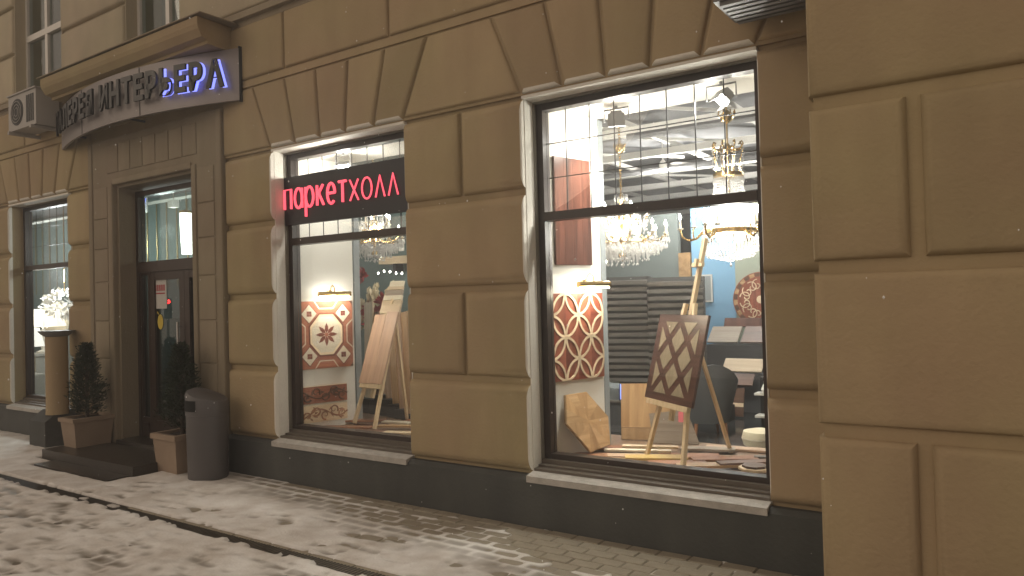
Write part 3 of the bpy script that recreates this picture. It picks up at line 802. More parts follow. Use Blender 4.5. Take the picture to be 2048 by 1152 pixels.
# ------------------------------------------------------------------ air conditioners
ac = thing('air_conditioner', 'pale grey outdoor air conditioner unit with round fan grille under the upper left window', 'air conditioner', (-9.98, 0, 3.85))
ac.scale = (.88, .9, .86); MB().box(-.42, .42, -.36, -.07, 0, .50).build('casing', M['acw'], ac)
ring = MB(); ring.prism([(.19 * math.cos(a) - .15, .19 * math.sin(a) + .25) for a in [2 * math.pi * i / 28 for i in range(28)]], .36, .366, mat=Matrix.Rotation(R(90), 4, 'X')); fan = ring.build('fan_opening', M['acdark'], ac)
for rr in (.06, .105, .15):
    MB().tube([(rr * math.cos(a) - .15, -.372, rr * math.sin(a) + .25) for a in [2 * math.pi * i / 24 for i in range(24)]], .005, 4, closed=True).build('fan_guard', M['acw'], fan)
for k in range(4): MB().box(.14 + k * .06, .175 + k * .06, -.366, -.36, .06, .44).build('louvre_slot', M['acdark'], ac)
for x_ in (-.36, .31): MB().box(x_, x_ + .05, -.40, .02, -.05, -.005).build('bracket', M['acw'], ac)
MB().box(-.44, .44, -.38, -.05, .502, .52).build('top_cover', M['acw'], ac)
ac2 = thing('air_conditioner', 'grey air conditioner casing seen from below beside the projecting corner bay', 'air conditioner', (-1.09, 0, 3.15))
MB().box(-.22, .36, -.50, -.12, .02, .60).build('casing', M['acgrey'], ac2)
for k in range(6):
    MB().box(-.19, .33, -.485 + k * .06, -.45 + k * .06, -.004, .021, mat=Matrix.Rotation(R(0), 4, 'Z')).build('louvre', M['acgrey'], ac2)
MB().box(-.215, .355, -.495, -.125, .0215, .024).build('grille_back', M['acdark'], ac2)
for x_ in (-.24, .33): MB().box(x_, x_ + .04, -.50, .0, .10, .14).build('bracket', M['acdark'], ac2)

# ------------------------------------------------------------------ red lettered sign in the second window
rs = thing('lettered_shop_sign', 'black shop sign board with glowing red letters across the upper left window', 'sign', (-4.868, 0.14, 2.35))
MB().box(-.815, .815, 0.0, .04, 0, .45).build('board', M['signboard'], rs)
def arc(cx, cy, rx, ry, a0, a1, n=18): return [(cx + rx * math.cos(R(a0 + (a1 - a0) * i / n)), cy + ry * math.sin(R(a0 + (a1 - a0) * i / n))) for i in range(n + 1)]
LET = {
    'п': (.60, [[(0, 0), (0, 1), (.60, 1), (.60, 0)]]),
    'а': (.64, [arc(.33, .5, .33, .5, 0, 360), [(.64, 1.0), (.64, 0)]]),
    'р': (.66, [arc(.33, .5, .33, .5, 0, 360), [(0, 1.0), (0, -.48)]]),
    'к': (.54, [[(0, 0), (0, 1)], [(0.02, .48), (.50, 1)], [(.14, .60), (.54, 0)]]),
    'е': (.62, [[(0.02, .52), (.62, .52)] + arc(.31, .5, .31, .5, 4, 312)]),
    'т': (.60, [[(0, 1), (.60, 1)], [(.30, 1), (.30, 0)]]),
    'х': (.66, [[(0, 0), (.66, 1)], [(0, 1), (.66, 0)]]),
    'о': (.74, [arc(.37, .5, .37, .5, 0, 360, 26)]),
    'л': (.68, [[(0, 0), (.34, 1.0), (.68, 0)]]),
}
XH = .182; x = -.795; z0 = .147
for i, ch in enumerate('паркетхолл'):
    wd, strokes = LET[ch]; r_ = .0125 if i < 6 else .0082
    b = MB()
    for st in strokes: b.tube([(x + p[0] * XH * .86, -.012, z0 + p[1] * XH) for p in st], r_, 8)
    b.build('letter', M['neon'], rs, smooth=True)
    x += wd * XH * .86 + (.0515 if i < 5 else .045)

# ------------------------------------------------------------------ inside: shell
ST = lambda o, lab, cat: tag(o, lab, cat, kind='structure')
ST(MB().box(-18, 3.2, 0.30, 11.4, 0.22, 0.28).build('shop_floor', M['floor']), 'dark glossy shop floor', 'floor')
ST(MB().box(-18, 3.2, 0.30, 11.4, 3.50, 3.60).build('shop_ceiling', M['ceil']), 'dark foil ceiling above white beams', 'ceiling')
ceil = bpy.data.objects['shop_ceiling']
ST(MB().box(-12, 3.2, 11.2, 11.3, 0.28, 3.498).build('back_wall', M['slate']), 'slate grey back wall of the shop', 'wall')
ST(MB().box(-18, -5.3, 2.6, 2.7, 0.28, 3.498).build('teal_wall', M['teal']), 'teal panelled wall behind the entrance', 'wall')
ST(MB().box(-12.1, -12.0, 2.705, 11.3, 0.28, 3.498).build('partition_wall', M['slate']), 'slate partition between the showrooms', 'wall')
ST(MB().box(3.1, 3.2, 0.305, 11.19, 0.28, 3.498).build('side_wall', M['slate']), 'right side wall of the showroom', 'wall')
ST(MB().box(-18, -17.9, 0.305, 2.595, 0.28, 3.498).build('side_wall', M['teal']), 'left side wall of the teal showroom', 'wall')
ST(MB().box(-6.6, -3.73, 5.0, 5.08, 0.281, 2.70).build('slate_wall', M['slate']), 'slate grey low wall behind the sample racks', 'wall')
bw = ST(MB().box(-3.55, -2.98, 5.0, 5.08, 0.28, 2.75).build('blue_wall', M['blue']), 'blue painted wall section at the back of the shop', 'wall')
MB().box(-3.72, -3.56, 4.97, 5.06, 0.28, 2.16).build('door_casing', M['oakY'], bw)
ST(MB().box(-2.975, 1.5, 4.99, 5.07, 0.28, 2.75).build('sage_wall', M['sage']), 'sage green wall at the back of the shop', 'wall')
# soffits and display plinths of each window
sa, ca = math.sin(R(15.5)), math.cos(R(15.5))
DV = Vector((sa, ca, 0)); NV = Vector((ca, -sa, 0)); UV = Vector((0, 0, 1))
dwall = []
for c in CW[:2]:
    ST(MB().box(c - 1.35, c + 1.35, 0.302, 0.86, 3.02, 3.06).build('display_soffit', M['iwall']), 'white soffit over the window display', 'ceiling')
    ST(MB().box(c - 1.5, c + 1.5, 0.855, 0.865, 3.061, 3.498).build('soffit_front', M['ceil']), 'grey front above the display soffit', 'ceiling')
    ST(MB().box(c - 1.25, c + 1.3, 0.30, 1.42, 0.281, 0.40).build('display_platform', M['platform']), 'low dark display platform behind the window', 'platform')
    for s_ in (-1, 1):
        b = MB(); px_ = c + s_ * 0.815; L_ = 0.565; th = 0.10
        q = [(px_, 0.30), (px_ - s_ * L_ * sa, 0.30 + L_ * ca), (px_ - s_ * L_ * sa + s_ * th, 0.30 + L_ * ca + 0.02), (px_ + s_ * th, 0.30)]
        b.prism(q, 0.401, 3.019)
        ow = ST(b.build('display_wall', M['iwall']), 'white splayed side wall of the window display', 'wall')
        if s_ < 0:
            ST(MB().box(px_ + L_ * sa - .115, px_ + L_ * sa - .005, 0.30 + L_ * ca + .024, 0.30 + L_ * ca + .10, 0.401, 3.019).build('wall_post', M['igrey']), 'grey post at the end of the display wall', 'wall')
# open white beams under the ceiling
for yy in [1.3 + 1.25 * k for k in range(8)]:
    MB().box(-7.0, 3.0, yy, yy + .08, 3.26, 3.34).build('ceiling_beam', M['beam'], ceil)
for xx_ in (-5.5, -4.4, -3.3, -2.2, -1.1, 0.0, 1.1):
    MB().box(xx_, xx_ + .05, 0.9, 11.0, 3.345, 3.40).build('ceiling_beam', M['beam'], ceil)
for xx_, y0_ in ((-4.6, 1.4), (-3.4, 1.4), (-2.3, 1.4), (-4.9, 3.1), (-3.6, 3.1), (-2.4, 3.1), (-5.0, 5.0), (-3.8, 5.0)):
    b = MB(); b.tube([(xx_, y0_, 3.375), (xx_ + 1.4, y0_ + 1.6, 3.375)], .022, 4); b.build('ceiling_brace', M['beam'], ceil)
for p0_, p1_ in (((-3.2, 2.4, 3.20), (-0.5, 2.4, 3.20)), ((-5.2, 4.3, 3.18), (0, 4.3, 3.18))):
    b = MB(); b.tube([p0_, p1_], .035, 8); b.build('ceiling_pipe', M['ceil'], ceil)
# teal room: brass strips on the wall and a white curtain rail
tw = bpy.data.objects['teal_wall']
stm = MB().box(-.008, .008, -.012, 0, 0, 1.5).mesh('metal_strip', M['brass'])
k = 0
xx_ = -17.2
while xx_ < -9.6:
    share('metal_strip', stm, tw, (xx_, 2.599, 1.95)); xx_ += 0.30
MB().box(-16.5, -9.0, 2.2, 2.24, 3.30, 3.34).build('curtain_rail', M['beam'], tw)

# ------------------------------------------------------------------ display lights
def floodlight(name, label, loc, aim, energy, fill):
    r = thing(name, label, 'floodlight', loc)
    d = (Vector(aim) - Vector(loc)).normalized()
    q = d.to_track_quat('-Z', 'Y').to_matrix().to_4x4() @ Matrix.Scale(.72, 4)
    b = MB(); b.box(-.085, .085, -.055, .055, 0.0, .075, mat=q); b.box(-.06, .06, -.04, .04, .075, .10, mat=q); b.build('housing', M['lampgrey'], r)
    for s_ in (-1, 1):
        b = MB(); b.box(-.088, .088, s_ * .058 - .003, s_ * .058 + .003, -.06, .01, mat=q); b.build('barn_door', M['lampgrey'], r)
    b = MB(); b.box(-.075, .075, -.046, .046, -.004, -.0005, mat=q); b.build('lamp_glass', M['flood'], r)
    b = MB(); top = 3.018 - loc[2]
    b.tube([(-.10, 0, 0.0), (-.10, 0, top - .02), (.10, 0, top - .02), (.10, 0, 0.0)], .007, 5); b.tube([(0, 0, top - .02), (0, 0, top)], .012, 6); b.build('yoke', M['lampgrey'], r)
    light('flood_light', 'SPOT', tuple(d * .03), energy, r, (1, .95, .86), .05, aim=tuple(d * 2), angle=125)
    light('soffit_fill', 'POINT', tuple(d * .10), fill, r, (1, .95, .86), .05)  # added point light, brightens the soffit and display wall
    return r
floodlight('floodlight', 'glaring floodlight under the soffit at the right of the large window', (-1.60, .47, 2.90), (-2.55, -0.6, 1.2), 62, 9)
floodlight('floodlight', 'dark floodlight housing under the soffit at the left of the large window', (-2.43, .58, 2.91), (-2.6, 0.95, 0.6), 135, 20)
floodlight('floodlight', 'glaring floodlight above the red lettered sign in the narrow window', (-5.20, .44, 2.88), (-4.5, -1.2, 1.75), 95, 26)
def picture_light(label, pw, t):
    r = thing('picture_light', label, 'picture light'); put(r, Vector(pw) + DV * t + UV * 1.70 + NV * .002, DV, UV, NV)
    b = MB(); b.lathe([(.0, -.006), (.04, -.006), (.04, .004), (0.028, .016), (0, .018)], 14); b.build('wall_plate', M['brass'], r, True)
    b = MB(); b.tube([(0, 0, .01), (0, .055, .03), (0, .085, .07), (0, .06, .105), (0, .015, .11)], .007, 6); b.build('arm', M['brass'], r, True)
    b = MB(); n_ = 8
    b.tube([(-.17, .0, .11), (.17, .0, .11)], .024, 10); b.build('lamp_shade', M['brass'], r, True)
    b = MB(); b.box(-.15, .15, -.030, -.023, .085, .128); b.build('lamp_tube', M['bulb'], r)
    light('picture_glow', 'POINT', (0, -.06, .13), 2.6, r, (1, .86, .62), .03)
    return r
P1 = (-2.88, .305, 0); P2 = (-5.68, .305, 0)
picture_light('brass picture light above the red ring patterned panel in the large window', P1, .36)
picture_light('brass picture light above the octagon star panel in the narrow window', P2, .30)

for (p_, lab) in (((-3.58, 4.20, 3.22), 'small white ceiling spotlight among the beams, nearer the left chandelier chain'), ((-3.05, 4.65, 3.22), 'small white ceiling spotlight among the beams, nearer the basket chandelier'), ((-1.4, 3.4, 3.22), 'small white ceiling spotlight over the sample counter')):
    r = thing('ceiling_spotlight', lab, 'spotlight', p_)
    b = MB(); b.lathe([(.045, -.06), (.05, .0), (.03, .04), (.008, .06), (.008, .39)], 12); b.build('housing', M['pvc'], r, True)
    b = MB(); b.lathe([(.038, -.066), (.038, -.062)], 12); b.build('lamp_glass', M['bulb'], r)
    light('spot_light', 'POINT', (0, 0, -.22), 62, r, (1, .95, .88), .06)

# ------------------------------------------------------------------ panels on the display walls
def panel(name, label, cat, pw, t0, z0):
    r = thing(name, label, cat); put(r, Vector(pw) + DV * t0 + UV * z0 + NV * .0015, DV, UV, NV); return r
r = panel('walnut_panel', 'tall dark walnut sample panel on the white wall of the large window', 'wood panel', P1, .055, 1.85)
MB().box(0, .385, 0, .82, 0, .006).build('backing', M['lattice'], r)
for k in range(4):
    MB().box(k * .0963 + .0006, (k + 1) * .0963 - .0006, .002, .818, .0062, .022).build('veneer_plank', M['walnut'], r)

r = panel('ring_parquet_panel', 'red brown parquet panel with pale interlocking rings, left of the easel', 'parquet panel', P1, -.005, .976)
Wd, Ht = .555, .66
MB().box(0, Wd, 0, Ht, 0, .012).build('backing', M['redwood'], r)
sx, sy = Wd / 2, Ht / 2
for i in range(5):
    for j in range(5):
        cx, cy = i * sx / 2, j * sy / 2
        if (i + j) % 2: continue
        dm = [(cx - .085, cy), (cx, cy - .11), (cx + .085, cy), (cx, cy + .11)]
        for half in (0, 1):
            pt = [dm[0], dm[1], dm[3]] if half == 0 else [dm[1], dm[2], dm[3]]
            pc = clip(pt, 0.001, Wd - .001, 0.001, Ht - .001)
            if pc: MB().prism(pc, .0122, .0150 + half * .0008).build('tile', M['redwood2' if half else 'redwood'], r)
def ringpiece(cx, cy, rx, ry, wr, z0, z1, x1, y1):
    b = MB(); n_ = 40; got = False
    for i in range(n_):
        a0, a1 = 2 * math.pi * i / n_, 2 * math.pi * (i + 1) / n_
        q = [((rx - wr) * math.cos(a0) + cx, (ry - wr) * math.sin(a0) + cy), (rx * math.cos(a0) + cx, ry * math.sin(a0) + cy), (rx * math.cos(a1) + cx, ry * math.sin(a1) + cy), ((rx - wr) * math.cos(a1) + cx, (ry - wr) * math.sin(a1) + cy)]
        q = clip(q, .001, x1 - .001, .001, y1 - .001)
        if q: b.prism(q, z0, z1); got = True
    return b if got else None
for i in range(-1, 3):
    for j in range(-1, 3):
        for (ox, oy, dz) in ((0, 0, 0), (.5, .5, .0012)):
            b = ringpiece((i + ox) * sx, (j + oy) * sy, sx * .515, sy * .515, .018, .0155, .0195 + dz, Wd, Ht)
            if b: b.build('inlay_ring', M['maple'], r)

r = panel('star_parquet_panel', 'rust and cream parquet panel with octagons and an eight petal star', 'parquet panel', P2, -.03, .978)
Wd, Ht = .565, .655
MB().box(0, Wd, 0, Ht, 0, .012).build('backing', M['rust'], r)
def inl(poly, mat, z, name='inlay'):
    pc = clip(poly, .001, Wd - .001, .001, Ht - .001)
    if pc: MB().prism(pc, .0121, z).build(name, M[mat], r)
cx, cy = Wd / 2, Ht / 2
octp = lambda s, k=.414: [(cx + s * a * (Wd / .60), cy + s * b * (Ht / .60)) for a, b in ((1, -k), (1, k), (k, 1), (-k, 1), (-1, k), (-1, -k), (-k, -1), (k, -1))]
inl(octp(.195), 'redwood2', .0135); inl(octp(.180), 'maple', .0142); inl(octp(.160), 'creamwood', .0150)
for k in range(8):
    a = k * math.pi / 4 + math.pi / 8 * 0
    c_, s_ = math.cos(a), math.sin(a)
    pet = [(0.012, 0), (.045, .018), (.075, .017), (.115, 0), (.075, -.017), (.045, -.018)]
    inl([(cx + x_ * c_ - y_ * s_, cy + x_ * s_ + y_ * c_) for x_, y_ in pet], 'redwood2', .0160, 'petal')
inl([(cx + .018 * math.cos(a), cy + .018 * math.sin(a)) for a in [2 * math.pi * i / 10 for i in range(10)]], 'rust', .0166, 'petal')
for sx_ in (-1, 1):
    for sy_ in (-1, 1):
        qx, qy = cx + sx_ * .178, cy + sy_ * .205
        dmd = lambda s: [(qx - s, qy), (qx, qy - s * 1.15), (qx + s, qy), (qx, qy + s * 1.15)]
        inl(dmd(.088), 'redwood2', .0135); inl(dmd(.078), 'creamwood', .0146)
        for a in range(4):
            c_, s_ = math.cos(a * math.pi / 2 + math.pi / 4), math.sin(a * math.pi / 2 + math.pi / 4)
            px_, py_ = qx + .018 * c_, qy + .018 * s_
            inl([(px_ - .012, py_ - .012), (px_ + .012, py_ - .012), (px_ + .012, py_ + .012), (px_ - .012, py_ + .012)], 'redwood2', .0156, 'petal')
    ed = [(cx + sx_ * .285, cy - .15), (cx + sx_ * .285, cy + .15), (cx + sx_ * .215, cy + .085), (cx + sx_ * .215, cy - .085)]
    inl(ed, 'creamwood', .0130); inl([(cx + sx_ * .285, cy - .135), (cx + sx_ * .285, cy + .135), (cx + sx_ * .225, cy + .078), (cx + sx_ * .225, cy - .078)], 'rust', .0140)
for sy_ in (-1, 1):
    ed = [(cx - .13, cy + sy_ * .33), (cx + .13, cy + sy_ * .33), (cx + .075, cy + sy_ * .25), (cx - .075, cy + sy_ * .25)]
    inl(ed, 'creamwood', .0130); inl([(cx - .118, cy + sy_ * .33), (cx + .118, cy + sy_ * .33), (cx + .068, cy + sy_ * .26), (cx - .068, cy + sy_ * .26)], 'rust', .0140)
for sx_ in (-1, 1):
    for sy_ in (-1, 1):
        inl([(cx + sx_ * .283, cy + sy_ * .3275), (cx + sx_ * .245, cy + sy_ * .3275), (cx + sx_ * .283, cy + sy_ * .285)], 'brown', .0140)

def scroll(cx, cy, r0, turns, dirn, a0, n=26):
    return [(cx + r0 * (1 - .82 * i / n) * math.cos(a0 + dirn * turns * 2 * math.pi * i / n), cy + r0 * (1 - .82 * i / n) * math.sin(a0 + dirn * turns * 2 * math.pi * i / n)) for i in range(n + 1)]
def strip(label, z0, hgt, base, leafm, seed):
    rr = random.Random(seed)
    q = panel('scroll_border_strip', label, 'parquet panel', P2, -.01, z0)
    Ws = .47
    MB().box(0, Ws, 0, hgt, 0, .010).build('backing', M[base], q)
    MB().box(.0, Ws, hgt - .010, hgt, .0101, .0125).build('edging', M['creamwood'], q)
    wave = [(Ws * i / 30, hgt * .48 + hgt * .22 * math.sin(i / 30 * 2.4 * math.pi + seed)) for i in range(31)]
    MB().tube([(a, b, .011) for a, b in wave], [.004 + .006 * abs(math.sin(i * .35)) for i in range(31)], 5).build('scroll', M[leafm], q)
    for k in range(5):
        cx_ = .05 + k * .092; cy_ = hgt * (.62 if k % 2 else .36)
        pts = scroll(cx_, cy_, hgt * .27, 1.15, 1 if k % 2 else -1, rr.uniform(0, 6))
        MB().tube([(min(max(a, .008), Ws - .008), min(max(b, .008), hgt - .018), .0112) for a, b in pts], [.009 * (1 - .7 * i / 26) for i in range(27)], 5).build('scroll', M[leafm], q)
    for k in range(12):
        cx_, cy_, a = rr.uniform(.04, Ws - .04), rr.uniform(.03, hgt - .04), rr.uniform(0, 6.3)
        l = rr.uniform(.022, .04)
        pc = [(cx_ + x_ * math.cos(a) - y_ * math.sin(a), cy_ + x_ * math.sin(a) + y_ * math.cos(a)) for x_, y_ in ((-l, 0), (0, -.35 * l), (l, 0), (0, .35 * l))]
        MB().prism(clip(pc, .002, Ws - .002, .002, hgt - .012), .0102, .0128).build('leaf_inlay', M[leafm], q)
strip('brown scroll border strip, upper of the two under the star panel', .645, .172, 'rust', 'brown', 2)
strip('pale scroll border strip, lower of the two under the star panel', .464, .172, 'maple', 'cherry', 5)

# ------------------------------------------------------------------ easels with boards
def easel(label, p0, ang, lean, aL, aR, mast_a, mast_len, rear, ledge_b, ledge_a0, ledge_a1, top_b, rear_b):
    h = Vector((-math.sin(ang), math.cos(ang), 0)); nn = Vector((-math.cos(ang), -math.sin(ang), 0))
    u = UV * math.cos(lean) - nn * math.sin(lean); fn = h.cross(u)
    if fn.dot(nn) < 0: fn = -fn
    p0 = Vector(p0)
    r = thing('display_easel', label, 'easel', tuple(p0))
    P = lambda a, b, c=0: tuple(h * a + u * b + fn * c)
    def barr(a, b, wd, name='leg', cross=None):
        a, b = Vector(a), Vector(b); t = (b - a).normalized(); s1 = t.cross(fn).normalized(); s2 = t.cross(s1)
        mb = MB(); q = Matrix((s1, s2, t)).transposed().to_4x4(); q.translation = a
        mb.box(-wd / 2, wd / 2, -wd * .38, wd * .38, 0, (b - a).length, mat=q); return mb.build(name, M['pine'], r)
    tp = top_b
    barr(P(aR, 0), P(mast_a - .060, tp), .034); barr(P(aL, 0.03), P(mast_a + .060, tp), .034)
    barr(P(mast_a, ledge_b - .12, -.02), P(mast_a, mast_len, -.02), .036, 'mast')
    rv = Vector(rear) - p0
    barr(tuple(rv), P(mast_a - .03, rear_b, -.05), .030, 'rear_leg')
    barr(P(ledge_a0, ledge_b - .018, .028), P(ledge_a1, ledge_b - .018, .028), .038, 'ledge')
    barr(P(mast_a - .07, mast_len - .20, -.0), P(mast_a + .07, mast_len - .20, -.0), .030, 'top_clamp')
    barr(P(mast_a, mast_len - .22, .015), P(mast_a, mast_len - .16, .015), .030, 'clamp_block')
    return r, (p0, h, u, fn)
EA = R(52)
ez, (ep, eh, eu, en) = easel('wooden easel holding the lattice board on the display floor of the large window', (-1.93, .36, .40), EA, R(14), .468, -.045, .26, 1.66, (-1.83, 1.14, .40), .44, -.02, .56, 1.17, .98)
lb = thing('lattice_parquet_board', 'dark brown parquet board with tan diamond inlays standing on the easel', 'parquet board')
put(lb, ep + eh * .612 + eu * .442 + en * .012, -eh, eu, en)
BW, BH = .665, .64
MB().box(0, BW, 0, BH, 0, .020).build('backing', M['lattice'], lb)
mxw, stp = .075, .0
dx, dy = (BW - 2 * mxw) / 4, (BH - 2 * .055) / 4
for i in range(5):
    for j in range(5):
        if (i + j) % 2 == 0: continue
        cx, cy = mxw + dx * i, .055 + dy * j
        a, b = dx - .041, dy - .040
        pc = clip([(cx - a, cy), (cx, cy - b), (cx + a, cy), (cx, cy + b)], mxw, BW - mxw, .055, BH - .055)
        if pc and abs(sum(pc[k_][0] * pc[(k_ + 1) % len(pc)][1] - pc[(k_ + 1) % len(pc)][0] * pc[k_][1] for k_ in range(len(pc)))) > .0012:
            MB().prism(pc, .0202, .0225).build('diamond_inlay', M['diamond'], lb)

ez2, (qp, qh, qu, qn) = easel('wooden easel holding tall oak planks on the display floor of the narrow window', (-5.03, .60, .42), R(88), R(20), .29, 0.0, .15, 1.45, (-5.15, 1.18, .42), .41, .02, .30, 1.25, 1.1)
qb = thing('tall_oak_board', 'tall reddish oak plank board leaning on the easel of the narrow window', 'wood board')
put(qb, qp + qh * .335 + qu * .42 + qn * .012, -qh, qu, qn)
for k in range(2): MB().box(k * .16 + .001, k * .16 + .158, 0, .70 + .03 * k, 0, .018).build('plank', M['rosy'], qb)
cb = thing('layered_sample_board', 'pale layered moulding sample standing above the oak board on the narrow easel', 'sample board')
put(cb, qp + qh * .30 + qu * 1.135 + qn * .0, -qh, qu, qn)
zc = 0
for k, (hh, mt_) in enumerate(((.14, 'ash'), (.05, 'creamwood'), (.06, 'grey_oak'), (.035, 'maple'), (.06, 'creamwood'))):
    MB().box(.01 + k * .012, .28 - k * .008, zc + .001, zc + hh - .001, 0, .020 + .006 * (k % 2)).build('moulding', M[mt_], cb); zc += hh

# planks leaning in a fan behind that easel
lean_spec = [(-5.93, 1.42, -5.95, 1.46, 1.61, .19, 'ash', .56), (-5.78, 1.40, -5.84, 1.45, 1.50, .11, 'brown', .56), (-5.68, 1.37, -5.80, 1.43, 1.46, .125, 'rosy2', .62), (-5.555, 1.34, -5.68, 1.41, 1.50, .125, 'rosy2', .585),
             (-5.43, 1.31, -5.56, 1.39, 1.50, .125, 'oak', .54), (-5.305, 1.28, -5.44, 1.37, 1.50, .125, 'rosy2', .50), (-5.18, 1.25, -5.32, 1.35, 1.50, .125, 'oak', .46), (-5.055, 1.22, -5.20, 1.33, 1.46, .125, 'rosy2', .43)]
stand = thing('plank_stand', 'dark stepped stand under the leaning planks of the narrow window', 'stand', (0, 0, 0))
labs = ['wide pale plank standing against the grey post, leftmost of the leaning planks', 'dark narrow plank leaning just right of the wide pale plank', 'pale ash plank leaning third from the grey post', 'oak plank leaning fourth from the grey post',
        'oak plank leaning fifth from the grey post behind the narrow easel', 'pale plank leaning sixth from the grey post', 'oak plank leaning seventh from the grey post', 'pale plank leaning rightmost beside the window edge']
for (bx, by, tx, ty, tz, wd, mt_, zb), lab in zip(lean_spec, labs):
    MB().box(bx - .062, bx + .062, by - .06, by + .10, .4005, zb - .006).build('step', M['black'], stand)
    a = Vector((bx, by, zb)); b = Vector((tx, ty, tz)); t = (b - a).normalized()
    sd_ = Vector((.96, -.28, 0)); sd_ = (sd_ - t * sd_.dot(t)).normalized(); nn = t.cross(sd_)
    mb = MB(); mb.box(0, (b - a).length, -wd / 2, wd / 2, -.009, .009)
    o = mb.build('leaning_plank', M[mt_]); put(o, a + nn * .01, t, sd_, nn); tag(o, lab, 'plank', 'planks leaning in the narrow window')

# boards leaning in the large window
hx = thing('hexagonal_parquet_board', 'hexagonal burr oak parquet board leaning at the foot of the ringed panel', 'parquet board')
hu = UV * math.cos(R(13)) - NV * math.sin(R(13)); hp0 = Vector((-2.88, .305, .40)) + NV * .145
put(hx, hp0 + hu * .022, DV, hu, DV.cross(hu))
hexp = [(.245, .018), (.47, .045), (.505, .255), (.32, .468), (.095, .466), (.050, .256)]
cxh = (sum(p[0] for p in hexp) / 6, sum(p[1] for p in hexp) / 6)
MB().prism(hexp, -.018, 0).build('backing', M['oak'], hx)
for i in range(6):
    p, q = hexp[i], hexp[(i + 1) % 6]; mid = ((p[0] + q[0]) / 2, (p[1] + q[1]) / 2)
    for (a, b, mt_) in ((p, mid, 'oak'), (mid, q, 'yellow')):
        MB().prism([(cxh[0] + (v[0] - cxh[0]) * .985, cxh[1] + (v[1] - cxh[1]) * .985) for v in (a, b, cxh)], .0002, .0035 + .0006 * i).build('tile', M['oakY' if mt_ == 'oak' else 'oak'], hx)
def lean_board(name, label, p, xd, back, wd, ht, mat, th=.018):
    o = thing(name, label, 'wood board'); xd = Vector(xd).normalized(); b = Vector((-xd.y, xd.x, 0))
    u = (UV * math.cos(R(back)) + b * math.sin(R(back))); put(o, p, xd, u, xd.cross(u)); return o
tb = lean_board('oak_parquet_board', 'plain brown oak board leaning behind the hexagonal board', (-2.78, 1.22, .405), (.93, .36, 0), 14, .44, .50, 'oakY')
MB().box(0, .44, 0, .47, -.018, 0).build('backing', M['brown'], tb)
for k, (a, b, c_, d_) in enumerate(((0, .33, .10, .47), (.332, .44, .10, .47), (0, .44, 0, .098))): MB().box(a + .0008, b - .0008, c_ + .0008, d_ - .0008, .0002, .004).build('plank', M['oakY'], tb)
bb = lean_board('beige_sample_board', 'beige sample board with a pink tag leaning behind the easel legs', (-2.52, 1.20, .405), (.95, .30, 0), 12, .36, .27, 'grey_oak')
MB().prism([(.03, 0), (.40, 0), (.30, .27), (0, .235)], -.014, 0).build('plank', M['grey_oak'], bb)
MB().box(.235, .275, .17, .255, .0005, .002).build('price_tag', M['pink'], bb)

# ------------------------------------------------------------------ planks lying on the display floors
def flat_plank(x, y, ang, L_, W_, z, mat, label, tilt=0.0, grp='planks lying in the large window'):
    o = MB().box(-L_ / 2, L_ / 2, -W_ / 2, W_ / 2, 0, .016).build('floor_plank', M[mat])
    o.location = (x, y, z + .004); o.rotation_euler = (R(random.uniform(-2.2, 1.0)), R(random.uniform(-.7, .7)), R(ang)); tag(o, label, 'plank', grp)
Z0 = .402
big = [
    (-2.62, .78, 24, .62, .13, Z0 + .017, 'cherry', 'long reddish plank lying beside the foot of the hexagonal board'),
    (-2.36, .86, 22, .42, .06, Z0 + .034, 'ash', 'narrow pale batten lying on top near the left easel leg'),
    (-2.42, .76, 20, .50, .05, Z0 + .017, 'creamwood', 'thin cream batten lying just in front of the narrow pale batten'),
    (-2.50, .60, 20, .62, .12, Z0, 'rosy2', 'brown plank lying along the window under the thin battens'),
    (-2.34, .50, 14, .52, .10, Z0, 'oak', 'oak plank lying at the left front of the large window'),
    (-2.20, .60, 28, .44, .16, Z0 + .017, 'yellow', 'yellow varnished plank lying between the easel feet'),
    (-1.98, 1.06, 18, .40, .14, Z0 + .017, 'grey_oak', 'grey plank lying behind the easel between its legs'),
    (-2.04, .82, 24, .44, .15, Z0, 'cherry', 'reddish plank lying under the easel behind the yellow plank'),
    (-2.00, .50, 30, .40, .15, Z0 + .017, 'cherry', 'pinkish plank lying in front of the yellow plank'),
    (-1.76, .78, 32, .46, .14, Z0 + .017, 'cherry', 'reddish brown plank lying right of the front easel foot'),
    (-1.62, .96, 26, .50, .12, Z0, 'maple', 'pale maple plank lying by the rear easel leg'),
    (-1.72, .56, 34, .58, .11, Z0 + .020, 'oak', 'light oak plank lying across right of the front easel foot'),
    (-1.50, .72, 36, .56, .10, Z0 + .034, 'walnutx', 'dark ridged plank topmost of the pile at the right window edge'),
    (-1.44, .84, 36, .56, .10, Z0 + .018, 'cherry', 'brown plank under the dark ridged plank at the right edge'),
    (-1.55, .46, 10, .50, .10, Z0, 'rosy2', 'pinkish plank lying along the glass at the right front'),
    (-2.75, .52, 18, .40, .10, Z0, 'cherry', 'reddish plank lying at the left front corner of the large window'),
    (-1.95, .36, 8, .48, .09, Z0, 'oak', 'light oak plank lying against the glass before the front easel foot'),
    (-1.40, .98, 16, .40, .07, Z0 + .02, 'rack', 'dark grey batten lying at the back right of the planks'),
    (-1.80, 1.24, 8, .50, .12, Z0, 'rosy2', 'pinkish plank lying along the back edge of the platform'),
]
for a in big: flat_plank(*a)
